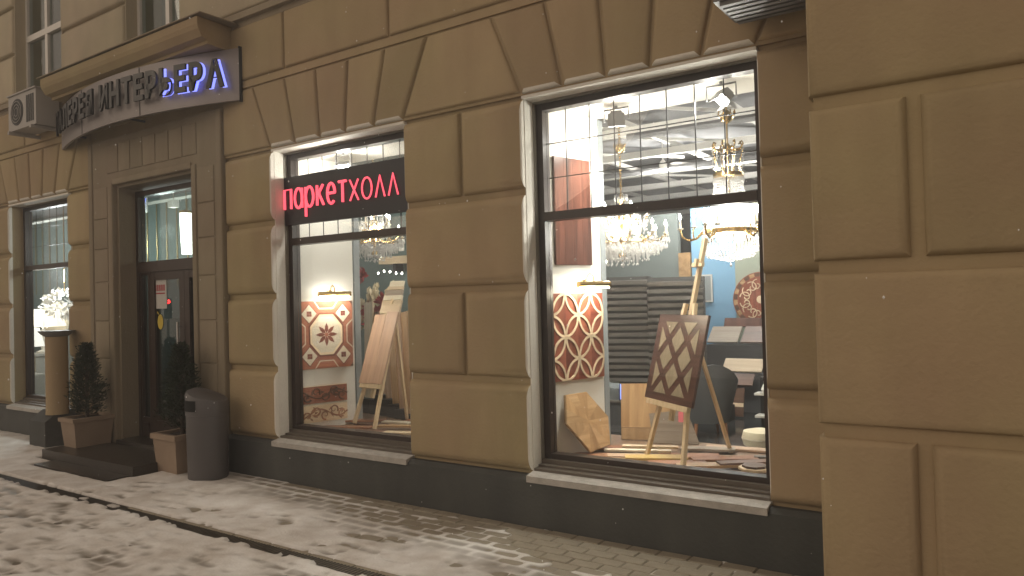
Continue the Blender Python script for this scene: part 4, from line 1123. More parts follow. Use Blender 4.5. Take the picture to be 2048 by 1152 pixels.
small = [
    (-5.42, .55, 20, .62, .12, Z0, 'cherry', 'long reddish plank lying under the scroll strips'),
    (-5.52, .82, 24, .62, .13, Z0 + .017, 'cherry', 'reddish plank lying behind, left of the narrow easel legs'),
    (-5.28, .80, 10, .34, .10, Z0, 'brown', 'dark plank lying under the narrow easel'),
    (-5.05, .92, 12, .30, .08, Z0 + .017, 'creamwood', 'short cream batten lying between the narrow easel legs'),
    (-4.76, .82, 28, .66, .07, Z0 + .017, 'oak', 'long orange batten lying to the right of the narrow easel'),
    (-4.95, .52, 14, .44, .12, Z0, 'brown', 'dark plank lying in front of the narrow easel'),
    (-4.55, .52, 18, .44, .12, Z0 + .017, 'maple', 'pale plank lying at the right edge of the narrow window'),
    (-5.30, .46, 6, .30, .06, Z0, 'grey_oak', 'small grey batten lying at the glass of the narrow window'),
    (-4.85, 1.12, 8, .50, .14, Z0, 'cherry', 'reddish plank lying at the back of the narrow window platform'),
]
for a in small: flat_plank(*a, grp='planks lying in the narrow window')
ot = thing('octagonal_sample', 'small stack of cream and dark octagonal samples at the right edge of the large window', 'sample', (-1.47, .52, .44))
for k, (rr, mt_) in enumerate(((.105, 'maple'), (.08, 'brown'))):
    MB().prism([(rr * math.cos(a), rr * math.sin(a)) for a in [R(22.5 + 45 * i) for i in range(8)]], k * .016, k * .016 + .015).build('sample_piece', M[mt_], ot)

# ------------------------------------------------------------------ chandeliers
def lathe_prof(pts): return pts
def drop(mb, c, L_=.035, w=.009): mb.octa((c[0], c[1], c[2] - L_ * .35), w, L_ * .5); mb.octa((c[0], c[1], c[2] + L_ * .32), w * .5, L_ * .14)
def candle(parent, p, s=1.0):
    b = MB(); b.lathe([(0, -.008), (.020 * s, 0), (.028 * s, .008), (.010, .012)], 8, p); b.lathe([(.0085, .01), (.0085, .075 * s)], 6, p)
    c_ = b.build('candle', M['creamwood'], parent, True)
    b = MB(); b.lathe([(.002, .076 * s), (.012, .088 * s), (.012, .098 * s), (.006, .115 * s), (.001, .128 * s)], 7, p); b.build('bulb', M['bulb'], parent, True)
def arm_chandelier(label, loc, Rr, drop_top, power, tiers, ztop):
    r = thing('crystal_chandelier', label, 'chandelier', loc)
    b = MB(); b.lathe([(.004, -.20), (.03, -.17), (.035, -.13), (.014, -.10), (.02, -.02), (.055, .0), (.05, .03), (.018, .06), (.014, .16), (.05, .19), (.055, .22), (.016, .25), (.012, .34), (.04, .37), (.016, .42), (.006, .45)], 14)
    b.build('stem', M['brass'], r, True)
    b = MB()
    zz_ = .45; k = 0
    while zz_ < ztop - .02:
        pts = [(.010 * math.cos(a) * (k % 2), .010 * math.cos(a) * ((k + 1) % 2), zz_ + .016 + .020 * math.sin(a)) for a in [2 * math.pi * i / 8 for i in range(8)]]
        b.tube(pts, .0032, 4, closed=True); zz_ += .030; k += 1
    b.build('chain', M['brass'], r)
    b = MB(); b.lathe([(.01, drop_top - .05), (.04, drop_top - .035), (.055, drop_top), (.045, drop_top + .03), (.012, drop_top + .05)], 12)
    for j in range(6):
        a = j * math.pi / 3; b.octa((.055 * math.cos(a), .055 * math.sin(a), drop_top + .03), .012, .02)
    b.build('canopy', M['brass'], r, True)
    cr_ = MB()
    for (n_, rad, z_, ph) in tiers:
        for j in range(n_):
            a = 2 * math.pi * j / n_ + ph; c_, s_ = math.cos(a), math.sin(a)
            pr = [(.03, z_ + .02), (rad * .3, z_ - .045), (rad * .6, z_ - .06), (rad * .88, z_ - .035), (rad, z_ + .0)]
            b = MB(); b.tube([(q * c_, q * s_, w_) for q, w_ in pr], [.011, .010, .009, .008, .009], 6)
            b.tube([(rad * (.62 + .07 * math.cos(t)) * c_, rad * (.62 + .07 * math.cos(t)) * s_, z_ - .03 + rad * .07 * math.sin(t)) for t in [i * .9 for i in range(6)]], .006, 4)
            arm = b.build('arm', M['brass'], r, True)
            candle(arm, (rad * c_, rad * s_, z_ + .008), .95)
            for t in range(8):
                aa = 2 * math.pi * t / 6
                drop(cr_, (rad * c_ + .028 * math.cos(aa), rad * s_ + .028 * math.sin(aa), z_ - .03), .045, .009)
            for t in (.3, .45, .6, .75, .88):
                drop(cr_, (rad * t * c_, rad * t * s_, z_ - .09), .075, .013)
                drop(cr_, (rad * t * math.cos(a + .26), rad * t * math.sin(a + .26), z_ - .07 - .06 * (1 - t)), .07, .013)
            for t in range(7):                                       # swags between neighbouring arms
                u = (t + .5) / 7; a2 = a + u * 2 * math.pi / n_; rr = rad * (.97 - .10 * math.sin(math.pi * u))
                cr_.octa((rr * math.cos(a2), rr * math.sin(a2), z_ + .0 - .055 * math.sin(math.pi * u)), .008, .010)
                rr = rad * .72; cr_.octa((rr * math.cos(a2), rr * math.sin(a2), z_ + .10 - .09 * math.sin(math.pi * u)), .009, .012)
                drop(cr_, (rr * math.cos(a2), rr * math.sin(a2), z_ - .09 - .05 * math.sin(math.pi * u)), .05, .009)
    R0 = tiers[0][1]
    for rr, nn_, zt, ln in ((R0 * .98, 34, -.03, .05), (R0 * .80, 30, -.05, .09), (R0 * .58, 24, -.07, .12), (R0 * .34, 16, -.09, .14), (R0 * .55, 22, .20, .07), (R0 * .30, 16, .30, .10)):
        for j in range(nn_):
            a = 2 * math.pi * j / nn_
            cr_.octa((rr * math.cos(a), rr * math.sin(a), zt), .008, .009); drop(cr_, (rr * math.cos(a), rr * math.sin(a), zt - .02), ln, .010)
            cr_.octa((rr * math.cos(a + .1), rr * math.sin(a + .1), zt - ln), .010, .014)
    for j in range(18):
        a = 2 * math.pi * j / 18
        for rr, z_ in ((.06, .40), (.09, .32), (.12, .20), (.10, -.10), (.07, -.16)): drop(cr_, (rr * math.cos(a), rr * math.sin(a), z_), .05, .010)
    cr_.octa((0, 0, -.235), .024, .028)
    tag(cr_.build('crystal_drops', M['crystal'], r), kind='stuff')
    light('chandelier_light', 'POINT', (0, 0, .12), power, r, (1, .93, .80), .10)
    return r
arm_chandelier('brass arm chandelier with candle bulbs and hanging crystals in the middle of the large window', (-3.05, 1.9, 2.13), .42, .86, 190, [(12, .42, .03, .1), (6, .24, .21, .3)], 1.47)
arm_chandelier('brass chandelier with leafy arms seen through the narrow window', (-6.12, 1.75, 2.32), .36, .8, 45, [(8, .33, .03, .2), (5, .2, .18, .0)], 1.28)

def basket_chandelier(label, loc):
    r = thing('crystal_chandelier', label, 'chandelier', loc)           # loc z = main ring
    b = MB(); b.lathe([(.225, -.02), (.238, -.012), (.238, .014), (.225, .022), (.222, .0)], 32); b.build('main_ring', M['brass'], r, True)
    b = MB(); b.lathe([(.115, .46), (.128, .468), (.128, .50), (.115, .505)], 24); b.build('upper_ring', M['brass'], r, True)
    b = MB(); b.lathe([(.008, .30), (.008, .95)], 6); b.lathe([(.01, .93), (.05, .96), (.06, 1.0), (.03, 1.03), (.01, 1.05)], 12); b.lathe([(.01, .70), (.03, .73), (.012, .76)], 10)
    b.lathe([(.007, 1.05), (.007, 1.36)], 6)
    b.build('stem', M['brass'], r, True)
    for j in range(8):
        a = j * math.pi / 4; c_, s_ = math.cos(a), math.sin(a)
        b = MB(); b.tube([(q * c_, q * s_, z_) for q, z_ in ((.015, .74), (.06, .70), (.11, .705), (.135, .74), (.125, .765), (.105, .755))], .008, 5)
        b.tube([(q * c_, q * s_, z_) for q, z_ in ((.11, .50), (.10, .56), (.115, .63), (.135, .70))], .0035, 4)
        b.build('crown_scroll', M['brass'], r, True)
        b = MB(); b.tube([(q * c_, q * s_, z_) for q, z_ in ((.015, 1.0), (.05, .985), (.075, 1.01), (.07, 1.04))], .006, 4); b.build('crown_scroll', M['brass'], r, True)
    cr_ = MB()
    n_ = 44
    for j in range(n_):
        a = 2 * math.pi * j / n_; c_, s_ = math.cos(a), math.sin(a)
        for i in range(20):                                             # concave curtain of strands
            t = i / 19; rr = .118 + .105 * t ** 1.7; z_ = .455 - .44 * t
            cr_.octa((rr * c_, rr * s_, z_), .0068 + .0022 * t, .0115)
        for i in range(11):                                             # basket
            t = i / 10; rr = .228 + .012 * math.sin(t * math.pi) - .03 * t ** 5; z_ = -.03 - .175 * t
            cr_.octa((rr * c_, rr * s_, z_), .0095, .0092)
        drop(cr_, (.128 * c_, .128 * s_, .455), .05, .007)
    for k in range(6):
        rr = .19 - .034 * k; z_ = -.215 - .008 * k
        m_ = max(6, int(rr * 190))
        for j in range(m_):
            a = 2 * math.pi * j / m_; cr_.octa((rr * math.cos(a), rr * math.sin(a), z_), .010, .010)
    drop(cr_, (0, 0, -.27), .05, .012)
    for j in range(8):
        a = j * math.pi / 4
        for k in range(4): drop(cr_, (.135 * math.cos(a), .135 * math.sin(a), .72 - .05 * k), .04, .007)
    tag(cr_.build('crystal_strands', M['crystal'], r), kind='stuff')
    for j in range(6):
        a = R(200) + j * math.pi / 3; c_, s_ = math.cos(a), math.sin(a)
        b = MB(); b.tube([(q * c_, q * s_, z_) for q, z_ in ((.23, .0), (.28, -.05), (.345, -.065), (.40, -.03), (.415, .03))], [.012, .011, .010, .009, .010], 6)
        b.tube([(.30 * c_, .30 * s_, -.055), (.31 * c_, .31 * s_, .0), (.30 * c_, .30 * s_, .04)], .008, 5)
        arm = b.build('arm', M['brass'], r, True)
        candle(arm, (.415 * c_, .415 * s_, .035), 1.1); candle(arm, (.30 * c_ - .05 * s_, .30 * s_ + .05 * c_, .04), 1.1)
    for k in range(5):
        a = 2 * math.pi * k / 5
        b = MB(); b.lathe([(.002, .06), (.018, .03), (.018, -.01), (.004, -.03)], 8, (.10 * math.cos(a), .10 * math.sin(a), -.06)); b.build('inner_bulb', M['bulb'], r, True)
    light('chandelier_light', 'POINT', (0, 0, .10), 60, r, (1, .95, .86), .06)
    light('chandelier_light', 'POINT', (0, 0, -.10), 38, r, (1, .95, .86), .08)
basket_chandelier('large crystal basket chandelier with brass crown at the right of the large window', (-2.03, 1.9, 2.135))

# ------------------------------------------------------------------ furniture at the back of the showroom
def rack(label, x, y, rz, n_, z0, z1):
    r = thing('sample_rack', label, 'sample rack', (x, y, .28), rz)
    MB().box(-.30, .30, .12, .50, 0, z1 - .28).build('rack_back', M['rackback'], r)
    for k in range(n_):
        z_ = z0 - .28 + (z1 - z0) * k / n_
        b = MB(); q = Matrix.Translation((0, 0, z_)) @ Matrix.Rotation(R(9), 4, 'X')
        b.box(-.29, .29, -.04, .20, 0, .014, mat=q); b.box(-.29, .29, -.046, -.0405, -.014, .028, mat=q); b.build('sample_board', M['rackgrey' if k % 3 else 'rack'], r)
rack('dark rack of tilted sample boards, nearer the white display wall', -3.62, 3.0, R(18), 17, .62, 1.82)
rack('dark rack of tilted sample boards, nearer the easel', -3.05, 3.15, R(18), 16, .58, 1.80)
MB_ = MB()
cab = thing('sample_counter', 'stepped counter of flooring samples along the sage wall', 'counter', (-2.2, 4.1, .28))
MB().box(-.9, 1.6, .10, .75, 0, .72).build('carcass', M['darkgrey'], cab); MB().box(-.9, 1.6, -.25, .09, 0, .42).build('front_step', M['darkgrey'], cab)
def sboard(x, y, z, w_, d_, tilt, mat, label, lean=0):
    o = MB().box(-w_ / 2, w_ / 2, 0, d_, 0, .018).build('sample_board', M[mat]); o.location = (x, y, z); o.rotation_euler = (R(tilt), 0, R(lean)); tag(o, label, 'sample board', 'flooring samples on the counter'); return o
sboard(-2.92, 4.25, 1.02, .36, .28, 38, 'grey_oak', 'pale grey sample board at the left of the top counter row')
sboard(-2.48, 4.25, 1.02, .44, .28, 38, 'brown', 'brown sample board at the middle of the top counter row')
sboard(-2.02, 4.25, 1.02, .40, .28, 38, 'cherry', 'reddish sample board at the right of the top counter row')
sboard(-2.70, 4.60, 1.19, .62, .12, 60, 'walnut', 'long dark walnut board standing along the wall behind the counter rows')
sboard(-2.58, 3.86, .72, .44, .20, 40, 'ash', 'light oak sample board in the middle counter row')
sboard(-2.62, 3.60, .60, .46, .17, 40, 'brown', 'dark brown sample board below the light oak board')
cs = thing('cross_pattern_board', 'brown sample board with a pale cross leaning at the counter foot', 'sample board', (-2.78, 3.42, .30)); cs.rotation_euler = (R(-14), 0, 0)
MB().box(0, .34, 0, .018, 0, .30).build('backing', M['brown'], cs)
MB().box(.002, .338, -.003, -.0002, .10, .14).build('cross_strip', M['ash'], cs); MB().box(.09, .13, -.006, -.0035, .002, .298).build('cross_strip', M['ash'], cs)
bx_ = tag(MB().box(-2.80, -2.50, 3.12, 3.34, .281, .44).build('black_box', M['black']), 'small black box on the floor before the cross pattern board', 'box')
md = thing('round_medallion', 'round red brown parquet medallion with pale scrolls on the sage wall', 'medallion'); put(md, (-2.66, 4.985, 1.52), (1, 0, 0), (0, 0, 1), (0, -1, 0))
MB().lathe([(.345, 0), (.345, .018)], 40).build('disc', M['redwood'], md)
for i in range(28):
    a0, a1 = 2 * math.pi * i / 28, 2 * math.pi * (i + .86) / 28
    MB().prism([(.29 * math.cos(a0), .29 * math.sin(a0)), (.335 * math.cos(a0), .335 * math.sin(a0)), (.335 * math.cos(a1), .335 * math.sin(a1)), (.29 * math.cos(a1), .29 * math.sin(a1))], .0181, .0205).build('rim_tile', M['brown' if i % 2 else 'oak'], md)
for k in range(8):
    a = k * math.pi / 4
    for d_ in (1, -1):
        pts = scroll(.185 * math.cos(a + .2 * d_), .185 * math.sin(a + .2 * d_), .075, 1.0, d_, a)
        MB().tube([(p[0], p[1], .019) for p in pts], .008, 4).build('scroll', M['maple'], md)
MB().lathe([(.05, .0182), (.05, .021)], 12).build('rim_tile', M['maple'], md)
pc_ = thing('framed_picture', 'small pale blue framed picture hanging on the blue wall', 'picture', (-3.40, 4.985, 1.50))
MB().box(-.13, .13, -.02, 0, 0, .36).build('frame', M['pvc'], pc_); MB().box(-.11, .11, -.023, -.0202, .02, .34).build('print', M['igrey'], pc_)

def tub_chair(label, loc, rz, mat, s=1.0):
    r = thing('tub_chair', label, 'chair', loc, rz)
    b = MB(); n_ = 14; vs = []; fs = []
    for i in range(n_ + 1):
        a = R(-20 + 220 * i / n_); top = .80 - .22 * abs(math.cos(a)) ** 2 if math.sin(a) > 0 else .56
        for (rr, z_) in ((.24, .16), (.30, top * .7), (.345, top), (.305, top), (.25, .36), (.22, .17)):
            vs.append((rr * math.cos(a) * s, rr * math.sin(a) * s, z_ * s))
    for i in range(n_):
        for j in range(5): fs.append((i * 6 + j, (i + 1) * 6 + j, (i + 1) * 6 + j + 1, i * 6 + j + 1))
    fs += [tuple(range(6)), tuple(range(n_ * 6, n_ * 6 + 6))[::-1]]
    b.add(vs, fs); b.build('backrest', M[mat], r, True)
    MB().lathe([(.05, .19), (.235, .19), (.25, .24), (.245, .36), (.20, .385), (.02, .39)], 18, sx=s, sy=s).build('seat', M[mat], r, True)
    for sx_ in (-1, 1):
        for sy_ in (-1, 1):
            MB().tube([(.15 * sx_ * s, .15 * sy_ * s, .19 * s), (.17 * sx_ * s, .17 * sy_ * s, 0)], [.020, .012], 8).build('leg', M['cherry'], r)
tub_chair('dark grey tub armchair on wooden legs behind the lattice board', (-2.45, 2.35, .28), R(215), 'chairgrey', .86)
tub_chair('light grey tub chair half hidden behind the ringed panel wall', (-3.42, 2.35, .28), R(120), 'igrey', .75)
tbk = thing('dark_desk', 'low dark desk behind the brown oak board', 'desk', (-3.15, 2.15, .28))
MB().box(-.28, .22, -.02, .20, 0, .29).build('carcass', M['darkgrey'], tbk); MB().box(-.30, .24, -.04, .22, .291, .31).build('desk_top', M['rackgrey'], tbk)
scn = thing('tablet_screen', 'small glowing blue screen standing on the low dark desk', 'screen', (-3.18, 2.13, .591)); scn.rotation_euler = (R(-12), 0, R(20))
MB().box(-.055, .055, 0, .012, 0, .17).build('casing', M['black'], scn); MB().box(-.045, .045, -.003, -.0003, .012, .158).build('display', M['screen'], scn)
shf = thing('dark_shelf_unit', 'dark shelf unit with white edged shelves at the right window edge', 'shelf', (-1.78, 2.35, .28))
MB().box(-.20, .25, .12, .32, 0, .55).build('back_panel', M['black'], shf)
for z_ in (.20, .40): MB().box(-.215, .25, -.02, .118, z_, z_ + .02).build('shelf', M['pvc'], shf)
wb = thing('white_vase', 'small white vase standing on the upper shelf at the right window edge', 'vase', (-1.90, 2.38, .70)); MB().lathe([(.03, 0), (.045, .03), (.03, .07), (.02, .09), (.026, .10)], 12).build('body', M['petalwhite'], wb, True)
pf = thing('cream_pouffe', 'round cream pouffe on the shop floor at the right window edge', 'pouffe', (-1.86, 2.02, .281)); MB().lathe([(.06, 0), (.14, .02), (.155, .08), (.14, .14), (.05, .16)], 20).build('cushion', M['petalcream'], pf, True)
MB().tube([(.152 * math.cos(a), .152 * math.sin(a), .08) for a in [2 * math.pi * i / 20 for i in range(20)]], .006, 4, closed=True).build('piping', M['creamwood'], pf)

# ------------------------------------------------------------------ behind the narrow window: flowers, shelf, string lights
fl = thing('flower_display', 'mass of cream drooping flowers and red blooms behind the leaning planks', 'flower arrangement', (-6.47, 2.15, 1.28))
MB().lathe([(.10, -.9), (.12, -.55), (.06, -.1), (.09, .0)], 16).build('vase', M['petalwhite'], fl, True)
rr = random.Random(4)
pc1, pc2 = MB(), MB()
def petal(mb, c, d, L_, W_):
    d = Vector(d).normalized(); s_ = d.cross(Vector((rr.uniform(-1, 1), rr.uniform(-1, 1), rr.uniform(-1, 1)))).normalized(); n_ = d.cross(s_); c = Vector(c)
    mb.add([c, c + d * L_ * .5 + s_ * W_ + n_ * .006, c + d * L_, c + d * L_ * .5 - s_ * W_ + n_ * .006], [(0, 1, 2), (0, 2, 3)])
for k in range(16):
    bx2, bz = rr.uniform(-.34, .30), rr.uniform(.30, .62); by2 = rr.uniform(-.12, .10)
    ln = rr.uniform(.22, .40)
    for t in range(46):
        u = rr.random(); petal(pc1, (bx2 + rr.uniform(-.035, .035), by2 + rr.uniform(-.035, .035), bz - ln * u), (rr.uniform(-.6, .6), rr.uniform(-.6, .2), -1), .10, .030)
for (bx2, bz) in ((-.05, .24), (.10, .20), (-.36, .36), (-.30, .12), (.30, .16), (-.12, .66), (.34, .02), (.0, .08), (.2, .34)):
    for t in range(34):
        a = rr.uniform(0, 6.28); petal(pc2, (bx2 + rr.uniform(-.03, .03), -.14 + rr.uniform(-.03, .03), bz + rr.uniform(-.03, .03)), (math.cos(a), rr.uniform(-.7, .1), math.sin(a)), .10, .026)
tag(pc1.build('cream_petals', M['petalcream'], fl), kind='stuff'); tag(pc2.build('red_petals', M['petalred'], fl), kind='stuff')
MB().tube([(0, 0, -.1), (-.02, 0, .2), (-.08, 0, .5)], .012).tube([(0, 0, 0), (.15, 0, .3), (.22, 0, .45)], .008).build('stem', M['bark'], fl)
sh2 = thing('wall_shelf', 'cream wall shelf in front of the teal wall above the string lights', 'shelf', (-6.1, 2.40, 2.09)); MB().box(-.6, .8, 0, .198, 0, .09).build('board', M['maple'], sh2)
for x_ in (-.4, .5): MB().box(x_, x_ + .04, .05, .198, -.10, -.001).build('bracket', M['black'], sh2)
sl2 = thing('string_lights', 'row of small white string lights below the cream wall shelf', 'lights', (-6.1, 2.30, 1.99))
MB().tube([(-.5 + i * .1, 0, .02 * math.sin(i * 1.3)) for i in range(12)], .003, 4).build('cable', M['black'], sl2)
for i in range(12): MB().octa((-.5 + i * .1, -.012, .02 * math.sin(i * 1.3) - .018), .012, .015).build('bulb', M['bulb'], sl2)
tg = thing('hanging_tag', 'white paper tag hanging before the teal wall', 'tag', (-6.12, 2.2, 2.36)); MB().box(-.045, .045, -.002, .002, -.14, 0).build('card', M['paper'], tg); MB().tube([(0, 0, 0), (0, 0, .9)], .002, 4).build('string', M['black'], tg)

# ------------------------------------------------------------------ teal showroom: lamps
def table_lamp(label, loc, s=1.0, tilt=0):
    r = thing('table_lamp', label, 'lamp', loc)
    b = MB(); b.lathe([(.09, 0), (.10, .02), (.03, .05), (.05, .16), (.075, .25), (.05, .34), (.015, .38), (.012, .46)], 16); b.build('base', M['petalwhite'], r, True)
    b = MB(); n_ = 20
    b.lathe([(.24 * s, .42), (.17 * s, .70)], n_); b.build('lamp_shade', M['shade'], r, True)
    light('lamp_light', 'POINT', (0, 0, .80), 6, r, (1, .93, .8), .05)
pd = thing('white_pedestal', 'white display pedestal carrying the shaded lamp in the far left window', 'pedestal', (-12.95, 1.15, .28)); MB().box(-.2, .2, -.2, .2, 0, .62).build('body', M['pvc'], pd); MB().box(-.23, .23, -.23, .23, .621, .66).build('top_slab', M['pvc'], pd)
table_lamp('white table lamp with a tapered shade on the pedestal in the far left window', (-12.95, 1.15, .942), 1.35)
pd2 = thing('white_pedestal', 'low white pedestal at the bottom of the far left window', 'pedestal', (-12.55, .75, .28)); MB().box(-.22, .22, -.2, .2, 0, .35).build('body', M['pvc'], pd2); MB().box(-.2, .2, -.18, .18, .351, .37).build('top_slab', M['pvc'], pd2)
table_lamp('small white lamp with a wide shade low in the far left window', (-12.55, .75, .652), .95)
bq = thing('white_flower_chandelier', 'white blossom shaped chandelier with pointed drops in the far left window', 'chandelier', (-12.55, 1.3, 1.72))
pw_ = MB(); rr = random.Random(9)
for k in range(260):
    a, b_ = rr.uniform(0, 6.28), rr.uniform(-1, 1); rd = rr.uniform(.18, .30)
    d_ = Vector((math.cos(a) * math.sqrt(1 - b_ * b_), math.sin(a) * math.sqrt(1 - b_ * b_), b_ * .7))
    petal(pw_, d_ * rd, d_ + Vector((rr.uniform(-.8, .8), rr.uniform(-.8, .8), rr.uniform(-.8, .8))), .11, .035)
tag(pw_.build('petals', M['petalwhite'], bq), kind='stuff')
for k in range(9):
    a = 2 * math.pi * k / 9
    b = MB(); b.lathe([(.004, -.17), (.035, -.10), (.038, -.04), (.012, .02)], 10, (.36 * math.cos(a), .36 * math.sin(a), -.10 - .12 * (k % 2))); b.build('drop', M['shade'], bq, True)
MB().tube([(0, 0, .2), (0, 0, 1.5)], .006, 5).build('cord', M['brass'], bq)
light('flower_light', 'POINT', (.0, -.1, .45), 70, bq, (.95, .98, 1), .12)
ch2 = thing('oval_back_chair', 'beige chair with an oval back beside the shaded lamp', 'chair', (-13.3, 1.5, .28))
bk = MB().lathe([(.02, -.02), (.24, -.02), (.27, 0), (.24, .03), (.02, .03)], 24).build('backrest', M['petalcream'], ch2)
bk.rotation_euler = (R(84), 0, R(25)); bk.location = (0, 0, 1.12); bk.scale = (.9, 1.35, 1)
MB().box(-.25, .25, -.45, .0, .42, .50).build('seat', M['petalcream'], ch2)
for sx_ in (-.22, .22):
    for sy_ in (-.42, -.03): MB().tube([(sx_, sy_, .42), (sx_, sy_, 0)], [.022, .014], 6).build('leg', M['pvc'], ch2)
    MB().tube([(sx_ * .6, .0, .5), (sx_ * .6, .0, .85)], .014, 6).build('back_post', M['pvc'], ch2)
tl = thing('tall_pendant_lamp', 'tall glowing white cylinder lamp hanging above the entrance door glass', 'lamp', (-9.47, 1.5, 2.34))
MB().lathe([(.068, 0), (.080, .30), (.088, .57)], 18).build('lamp_shade', M['tubelit'], tl, True); MB().lathe([(.092, .571), (.092, .60), (.02, .62)], 18).build('collar', M['brass'], tl, True); MB().tube([(0, 0, .62), (0, 0, 1.28)], .006, 5).build('cord', M['brass'], tl)
light('pendant_light', 'POINT', (0, -.30, .3), 22, tl, (.94, 1, .97), .1)
tp_ = thing('track_spotlight', 'small white spotlight box hanging on the rail above the entrance', 'spotlight', (-9.78, 1.5, 3.02)); MB().box(-.06, .06, -.05, .05, 0, .10).build('housing', M['pvc'], tp_); MB().box(-.05, .05, -.04, .04, -.004, -.0005).build('lamp_glass', M['shade'], tp_); MB().tube([(0, 0, .1), (0, 0, .6)], .008, 5).build('rod', M['pvc'], tp_)
light('room_light', 'POINT', (-.9, -.1, -.3), 50, tp_, (.90, 1, .96), .15)
bs = thing('blue_light_strip', 'short slanting blue light strip behind the glass above the entrance door', 'light', (-10.55, 1.5, 3.12)); MB().tube([(-.03, 0, -.08), (.04, 0, .10)], .012, 6).build('tube', M['bluelight'], bs); MB().box(-.05, .06, .013, .03, -.10, .12).build('backplate', M['pvc'], bs)
r = thing('ceiling_spotlight', 'added small white spotlight brightening the teal wall behind the far left window', 'spotlight', (-15.2, 1.35, 3.22))  # extra lamp, added to brighten the unlit end of the teal wall
b = MB(); b.lathe([(.045, -.06), (.05, .0), (.03, .04), (.008, .06), (.008, .27)], 12); b.build('housing', M['pvc'], r, True)
b = MB(); b.lathe([(.038, -.066), (.038, -.062)], 12); b.build('lamp_glass', M['bulb'], r)
light('spot_light', 'POINT', (0, -.1, -.3), 75, r, (.92, 1, .97), .08)
dk = thing('display_counter', 'dark counter with pale edges inside the entrance', 'counter', (-9.2, 1.7, .28)); MB().box(-.9, .6, 0, .5, 0, .9).build('carcass', M['darkgrey'], dk); MB().box(-.92, .62, -.03, .52, .901, .93).build('counter_top', M['acw'], dk)
for z_ in (.3, .6): MB().box(-.9, .6, -.012, -.0005, z_, z_ + .02).build('edge_strip', M['framerail'], dk)

# ------------------------------------------------------------------ street furniture by the entrance
def planter(label, loc, w_, d_, h_):
    r = thing('planter', label, 'planter', loc)
    b = MB(); t = .84
    def ring(a, c_, z_): return [(-a, -c_, z_), (a, -c_, z_), (a, c_, z_), (-a, c_, z_)]
    lv = [ring(w_ / 2 * t, d_ / 2 * t, 0), ring(w_ / 2 * .97, d_ / 2 * .97, h_ * .86), ring(w_ / 2 * 1.06, d_ / 2 * 1.06, h_ * .87), ring(w_ / 2 * 1.06, d_ / 2 * 1.06, h_), ring(w_ / 2 * .86, d_ / 2 * .86, h_), ring(w_ / 2 * .84, d_ / 2 * .84, h_ * .88)]
    vs = [p for q in lv for p in q]; fs = [(3, 2, 1, 0)]
    for k in range(5): fs += [(4 * k + i, 4 * k + (i + 1) % 4, 4 * k + 4 + (i + 1) % 4, 4 * k + 4 + i) for i in range(4)]
    fs.append((20, 21, 22, 23)); b.add(vs, fs); b.build('pot', M['pot'], r)
    MB().box(-w_ * .41, w_ * .41, -d_ * .41, d_ * .41, h_ * .88, h_ * .93).build('soil', M['soil'], r)
    return r
def conifer(label, loc, h_, rad, seed):
    rr = random.Random(seed)
    r = thing('conifer_shrub', label, 'conifer', loc)
    tr = MB(); tr.tube([(0, 0, 0), (.01, 0, h_ * .5), (0, 0, h_ * .95)], [.022, .016, .004], 7)
    cw = MB()
    nb = 230
    for k in range(nb):
        u = (k + rr.random()) / nb; z_ = .05 + (h_ - .08) * u
        prof_ = (min(1, u / .14 + .45)) * (1 - u) ** .72
        a = k * 2.399 + rr.uniform(-.5, .5); L_ = rad * prof_ * rr.uniform(.70, 1.12) + .02
        d_ = Vector((math.cos(a), math.sin(a), rr.uniform(.15, .75))).normalized()
        c0 = Vector((0, 0, z_))
        if k % 4 == 0: tr.tube([c0, c0 + d_ * L_ * .8], [.006, .002], 4)
        for t in range(22):
            q = c0 + d_ * L_ * rr.uniform(.25, 1.0) + Vector((rr.gauss(0, .016), rr.gauss(0, .016), rr.gauss(0, .016)))
            dd = (d_ + Vector((rr.uniform(-1, 1), rr.uniform(-1, 1), rr.uniform(-.3, 1.0))) * .75).normalized()
            s_ = dd.orthogonal().normalized(); s_.rotate(Matrix.Rotation(rr.uniform(0, 6.28), 3, dd))
            l2 = rr.uniform(.030, .055); w2 = .0065
            cw.add([q - s_ * w2, q + dd * l2 * .6 - s_ * w2 * .7, q + dd * l2, q + dd * l2 * .5 + s_ * w2], [(0, 1, 2, 3)])
    tr.build('trunk', M['bark'], r); cw.build('crown', M['needle'], r)
planter('brown concrete planter on the granite step left of the entrance', (-8.66, -.25, .101), .32, .44, .32)
conifer('conical dwarf conifer in the planter left of the entrance', (-8.66, -.25, .39), .84, .215, 3)
planter('square concrete planter on the pavement beside the litter bin', (-6.845, -.22, 0), .40, .40, .385)
conifer('conical dwarf conifer in the planter beside the litter bin', (-6.845, -.22, .35), .90, .25, 8)

